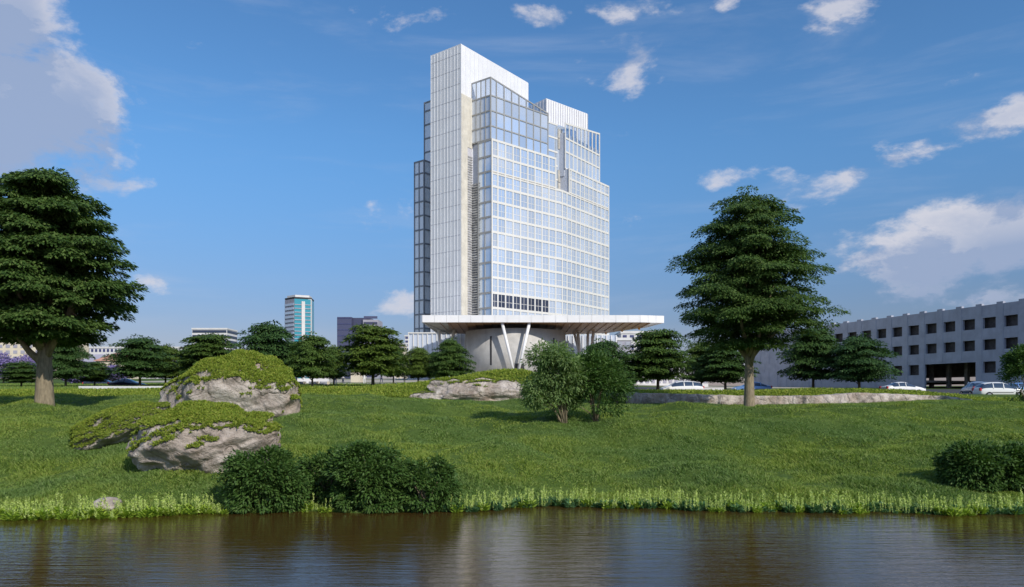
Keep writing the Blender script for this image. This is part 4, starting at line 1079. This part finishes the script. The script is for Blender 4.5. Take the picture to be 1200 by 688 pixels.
for px in (277, 284, 311, 317, 334, 356, 362, 374, 381): slots.append((px, 'reed'))
for px in [p for p in np.arange(524, 1206, 4.3) if gap(p, 7)]: slots.append((px, 'reedblue' if rng.random() < .68 else 'reed'))
for i, (px, kd) in enumerate(slots):
    px += rng.normal(0, 1.4); Y = float(shore(np.array([XP(px, YS)]))[0]) + rng.uniform(-.17, .2)
    p = RP[kd][int(rng.integers(0, 3))]
    if p.name in used: r = copy_tree(p)
    else: r = p; used.add(p.name)
    x = XP(px, Y); r.location = (x, Y, max(-.03, tz(x, Y) - .02)); r.rotation_euler.z = rng.random() * 6.28
    s_ = rng.uniform(.5, 1.35) * (1.0 if px < 270 else .95); s_ *= .6; r.scale = (s_ * 1.1, s_ * 1.1, s_)
    if kd == 'reed': tag(r, 'yellow green waterside plant with pale flower spikes at the edge of the water', 'plant', 'yellow green plants along the water edge')
    else: tag(r, 'bluish green waterside plant with pale flower spikes at the edge of the water', 'plant', 'bluish green plants along the water edge')
for g_ in RP.values():
    for p in g_:
        if p.name not in used:
            for ch in list(p.children): bpy.data.objects.remove(ch)
            bpy.data.objects.remove(p)

# ------------------------------------------------------------------ cars
STY = {
 'hatch': [(0, .70, .45, .70, .75, .6), (.08, .80, .30, .93, .99, .68), (.42, .84, .25, .95, 1.38, .58), (1.0, .85, .25, .95, 1.47, .60), (1.9, .85, .25, .93, 1.48, .60), (2.35, .85, .25, .92, 1.36, .56), (3.0, .84, .25, .90, .96, .66), (3.5, .82, .25, .84, .88, .6), (3.85, .74, .28, .66, .72, .5), (3.95, .64, .38, .55, .6, .4)],
 'estate': [(0, .70, .45, .75, .8, .6), (.08, .82, .30, .93, .99, .68), (.35, .86, .25, .95, 1.38, .60), (1.1, .87, .25, .95, 1.50, .62), (2.5, .87, .25, .93, 1.52, .62), (2.95, .86, .25, .92, 1.40, .58), (3.6, .85, .25, .92, .98, .68), (4.1, .84, .25, .86, .9, .62), (4.5, .76, .28, .68, .74, .5), (4.6, .66, .38, .55, .6, .4)],
 'sedan': [(0, .70, .45, .72, .78, .6), (.08, .80, .30, .90, .97, .68), (.6, .85, .25, .94, 1.0, .68), (1.25, .86, .25, .94, 1.38, .58), (1.9, .86, .25, .93, 1.44, .60), (2.4, .86, .25, .92, 1.40, .58), (3.15, .85, .25, .90, .96, .68), (3.8, .84, .25, .84, .88, .62), (4.3, .76, .28, .66, .72, .5), (4.4, .66, .38, .55, .6, .4)]}
def car(name, label, style, paint, px, Y, rz, z=None):
    S = STY[style]; L = S[-1][0]; x = XP(px, Y); z = tz(x, Y) + .01 if z is None else z
    r = empty(name, (x, Y, z), label, 'car', 'parked cars behind the mound'); r.rotation_euler.z = rz
    vs, fs, mi = [], [], []
    n = 10
    for (xx, w_, zb_, be, tp_, wt) in S:
        half = [(0, zb_), (w_ * .9, zb_), (w_, zb_ + (be - zb_) * .35), (w_ * .99, be), (wt, tp_), (0, tp_ + .03)]
        ring = half + [(-a, b) for a, b in half[-2:0:-1]]
        for (a, b) in ring: vs.append((xx - L / 2, a, b))
    roof = [s[4] - s[3] > .25 for s in S]
    for i in range(len(S) - 1):
        for k in range(n):
            fs.append((i * n + k, i * n + (k + 1) % n, (i + 1) * n + (k + 1) % n, (i + 1) * n + k))
            m = 0
            both = roof[i] and roof[i + 1]; one = roof[i] != roof[i + 1]
            if k in (3, 6): m = 1 if (both or one) else 0
            if k in (4, 5) and one: m = 2 if i > len(S) / 2 - 1 else 3
            mi.append(m)
    fs += [tuple(range(n))[::-1], tuple(range((len(S) - 1) * n, len(S) * n))]; mi += [0, 0]
    me = bpy.data.meshes.new('tmp'); me.from_pydata(vs, [], fs); me.polygons.foreach_set('material_index', mi)
    for _ in range(4): me.materials.append(paint)
    tmp = bpy.data.objects.new('tmp', me); COL.objects.link(tmp)
    sm = tmp.modifiers.new('s', 'SUBSURF'); sm.levels = 2
    dg = bpy.context.evaluated_depsgraph_get(); ev = tmp.evaluated_get(dg); em = ev.to_mesh()
    V = np.array([v.co[:] for v in em.vertices]); polys = [(tuple(p.vertices), p.material_index) for p in em.polygons]; ev.to_mesh_clear()
    bpy.data.objects.remove(tmp); bpy.data.meshes.remove(me)
    names = ['body', 'side_window', 'windscreen', 'rear_window']; mats = [paint, M['carglass'], M['carglass'], M['carglass']]
    for m in range(4):
        sides_ = (0,) if m != 1 else (1, -1)
        for sd in sides_:
            pf = [p for p, q in polys if q == m and (sd == 0 or sd * sum(V[list(p)][:, 1]) > 0)]
            if not pf: continue
            us = sorted({i for p in pf for i in p}); mp = {u: i for i, u in enumerate(us)}
            me = bpy.data.meshes.new(names[m]); me.from_pydata([tuple(V[u]) for u in us], [], [tuple(mp[i] for i in p) for p in pf])
            me.polygons.foreach_set('use_smooth', [True] * len(me.polygons)); link(names[m], me, r, [mats[m]])
    for wx_ in (.72 - L / 2, L * .795 - L / 2):
        for sd in (1, -1):
            b = MB()
            def tor(prof, mbx, n=20):
                v0 = []; f0 = []
                for (rr, yy) in prof:
                    for k in range(n): t = 6.2832 * k / n; v0.append((wx_ + rr * math.cos(t), sd * yy, .31 + rr * math.sin(t)))
                for i in range(len(prof) - 1):
                    for k in range(n): f0.append((i * n + k, i * n + (k + 1) % n, (i + 1) * n + (k + 1) % n, (i + 1) * n + k))
                mbx.add(v0, f0)
            tor([(.2, .6), (.31, .62), (.31, .84), (.29, .865), (.2, .87)], b)
            o = b.build('wheel', M['tyre'], None); o.parent = r
            b = MB(); tor([(.205, .865), (.18, .85), (.05, .855), (.002, .86)], b); q = b.build('rim', M['rim'], None); q.parent = o
    for xp in ((.27, .48) if style != 'sedan' else (.30, .47)):
        xx = xp * L; w_, be, tp_, wt = (float(np.interp(xx, [q[0] for q in S], [q[c] for q in S])) for c in (1, 3, 4, 5))
        for sd in (1, -1):
            o = MB().tube([(xx - L / 2, sd * w_ * .97, be - .05), (xx - L / 2, sd * (w_ * .45 + wt * .53), (be + tp_) / 2), (xx - L / 2, sd * wt * .97, tp_ - .04)], .045, 6).build('pillar', paint, None); o.parent = r
    for sd in (1, -1):
        b = MB().box(-L / 2 + .0, -L / 2 + .12, sd * .66 - .12, sd * .66 + .12, .72, .96); o = b.build('tail_light', M['red'], None); o.parent = r
        b = MB().box(L / 2 - .3, L / 2 - .1, sd * .6 - .13, sd * .6 + .13, .56, .70); o = b.build('headlight', M['lamp'], None); o.parent = r
        b = MB().box(-L / 2 + .95, L / 2 - 1.3, sd * .84 - .015, sd * .84 + .025, .55, .60); o = b.build('side_trim', M['trim'], None); o.parent = r
    return r
car('parked_car', 'white hatchback with red tail light beside the shrub at the right edge', 'hatch', M['carwhite'], 1172, 64, R_(-8), ZP(467.5, 64))
car('parked_car', 'grey blue hatchback half hidden behind the white hatchback', 'hatch', M['cargrey'], 1143, 70, R_(75), ZP(465.2, 70))
car('parked_car', 'white saloon in front of the garage entrance, mostly hidden by the mound', 'sedan', M['carwhite'], 1058, 78, R_(4), ZP(463.2, 78))
car('parked_car', 'white estate car between the park trees left of the big right trunk', 'estate', M['carwhite'], 798, 78, R_(186), ZP(463, 78))
car('parked_car', 'light blue saloon partly behind the big right trunk', 'sedan', M['carblue'], 880, 84, R_(180), ZP(462, 84))
car('parked_car', 'light blue car almost hidden behind the right edge shrub', 'sedan', M['carblue'], 1198, 74, R_(0), ZP(465, 74))
car('parked_car', 'dark saloon by the white wall on the left', 'sedan', M['cardark'], 150, 92, R_(0), ZP(457, 92))
car('parked_car', 'dark estate car half hidden under the trees left of the boulder', 'estate', M['cardark'], 119, 104, R_(0), ZP(456, 104))

# ------------------------------------------------------------------ small things on the plaza
def low_wall(name, label, pxa, pxb, yt, Y, mat=M['offwhite'], th_=.4, cat='wall'):
    xa, xb = XP(pxa, Y), XP(pxb, Y); zb_ = min(tz(xa, Y), tz(xb, Y)) - .2
    return tag(MB().box(xa, xb, Y, Y + th_, zb_, ZP(yt, Y)).build(name, mat), label, cat)
low_wall('low_wall', 'long low white wall left of the boulder behind the groundcover', 92, 192, 452.5, 70)
low_wall('low_wall', 'white wall between the trees behind the seating blocks', 336, 385, 443.5, 118)
low_wall('low_wall', 'short cream wall beside the plaza left of the drum', 411, 422, 435.5, 128, M['cream'], 3)
low_wall('low_wall', 'white kerb wall behind the estate car left of the big right trunk', 820, 850, 454.5, 92)
for i, (px, lab) in enumerate(((352, 'leftmost of the three low seating blocks on the lawn'), (367, 'middle one of the three low seating blocks on the lawn'), (380, 'rightmost of the three low seating blocks on the lawn'))):
    Y = 100; x = XP(px, Y); z = tz(x, Y)
    r = empty('seating_block', (x, Y, z), lab, 'bench', 'seating blocks on the lawn')
    MB().box(x - .62, x + .38, Y, Y + .7, z - .1, z + .48).build('seat', M['garage'], r)
    MB().box(x + .383, x + .62, Y, Y + .7, z - .1, z + .5).build('end_slab', M['cream'], r)
scp = empty('white_sculpture', (XP(527.5, 110), 110, tz(XP(527.5, 110), 110)), 'white hourglass shaped sculpture on a plinth in front of the drum', 'sculpture')
z = ZP(443.5, 110)
MB().box(scp.location.x - .6, scp.location.x + .6, 109.4, 110.6, scp.location.z - .2, z).build('plinth', M['white'], scp)
MB().lathe((scp.location.x, 110, z), [(.34, 0), (.26, .2), (.15, .5), (.2, .75), (.34, .95), (.3, 1.15), (.12, 1.25), (.16, 1.4), (.14, 1.52), (.03, 1.6)], 20).build('figure', M['white'], scp, True)
# walkers on the plaza
def person_mesh(seed):
    J = {'pel': (0, 0, .92), 'sp': (0, 0, 1.15), 'ch': (0, .0, 1.34), 'nk': (0, 0, 1.5), 'hd': (0, .01, 1.6), 'tp': (0, .01, 1.70)}
    E = [('pel', 'sp'), ('sp', 'ch'), ('ch', 'nk'), ('nk', 'hd'), ('hd', 'tp')]; Rr = {'pel': .145, 'sp': .125, 'ch': .16, 'nk': .055, 'hd': .095, 'tp': .07}
    sw_ = .16 if seed % 2 else .05
    for s, sg in (('l', 1), ('r', -1)):
        J['h' + s] = (.095 * sg, 0, .86); J['k' + s] = (.1 * sg, sw_ * sg * .6, .48); J['a' + s] = (.1 * sg, sw_ * sg * 1.0, .08); J['t' + s] = (.11 * sg, sw_ * sg + -.15, .03)
        J['s' + s] = (.19 * sg, 0, 1.4); J['e' + s] = (.25 * sg, -sw_ * sg * .5, 1.13); J['w' + s] = (.26 * sg, -sw_ * sg * 1.1 - .05, .88); J['f' + s] = (.26 * sg, -sw_ * sg * 1.2 - .06, .78)
        E += [('pel', 'h' + s), ('h' + s, 'k' + s), ('k' + s, 'a' + s), ('a' + s, 't' + s), ('ch', 's' + s), ('s' + s, 'e' + s), ('e' + s, 'w' + s), ('w' + s, 'f' + s)]
        Rr.update({'h' + s: .105, 'k' + s: .065, 'a' + s: .045, 't' + s: .04, 's' + s: .065, 'e' + s: .045, 'w' + s: .033, 'f' + s: .035})
    ks = list(J); me = bpy.data.meshes.new('p'); me.from_pydata([J[k] for k in ks], [(ks.index(a), ks.index(b)) for a, b in E], [])
    o = bpy.data.objects.new('p', me); COL.objects.link(o)
    sk = o.modifiers.new('s', 'SKIN'); sb = o.modifiers.new('d', 'SUBSURF'); sb.levels = 1
    for i, k in enumerate(ks): me.skin_vertices[0].data[i].radius = (Rr[k], Rr[k] * (.75 if k in ('pel', 'sp', 'ch') else 1))
    me.skin_vertices[0].data[0].use_root = True
    dg = bpy.context.evaluated_depsgraph_get(); out = bpy.data.meshes.new_from_object(o.evaluated_get(dg)); bpy.data.objects.remove(o)
    return out
PM = [person_mesh(0), person_mesh(1)]
TOPS = {'white': (.75, .75, .75), 'navy': (.03, .04, .1), 'black': (.02, .02, .02), 'red': (.4, .05, .05), 'grey': (.3, .3, .32)}
TM = {k: solid('shirt_' + k, c, .8) for k, c in TOPS.items()}
PP = [(393, 'grey', 'navy', 100, 'left of the tall tree trunk'), (402, 'white', 'navy', 104, 'by the tall tree trunk'), (427, 'white', 'white', 108, 'just left of the tall plaza tree trunk'), (462, 'white', 'grey', 116, 'right of the tall plaza tree trunk'), (474, 'grey', 'black', 118, 'left of the small round podium tree'), (504, 'navy', 'black', 124, 'right of the small round podium tree'), (347, 'grey', 'navy', 104, 'by the seating blocks'), (447, 'black', 'navy', 124, 'behind the tall plaza tree'), (513, 'red', 'navy', 126, 'left of the white sculpture')]
for i, (px, top, leg, Y, lab) in enumerate(PP):
    x = XP(px, Y); r = empty('person', (x, Y, tz(x, Y)), f'person in a {top} top and {leg} trousers {lab}', 'person', 'people on the plaza'); r.rotation_euler.z = i * 1.7
    me = PM[i % 2].copy(); o = link('body', me, r, [M['skin'], TM[top], TM[leg], M['trim']])
    for p in me.polygons:
        c = p.center; p.use_smooth = True
        p.material_index = 0 if c.z > 1.47 else 1 if c.z > .98 or (abs(c.x) > .2 and c.z > .92) else 0 if abs(c.x) > .2 else 2 if c.z > .1 else 3
    h = MB().lathe((0, .015, 1.62), [(.105, -.02), (.108, .05), (.08, .11), (.02, .135)], 12).build('hair', M['barkdark'], None, True); h.parent = r
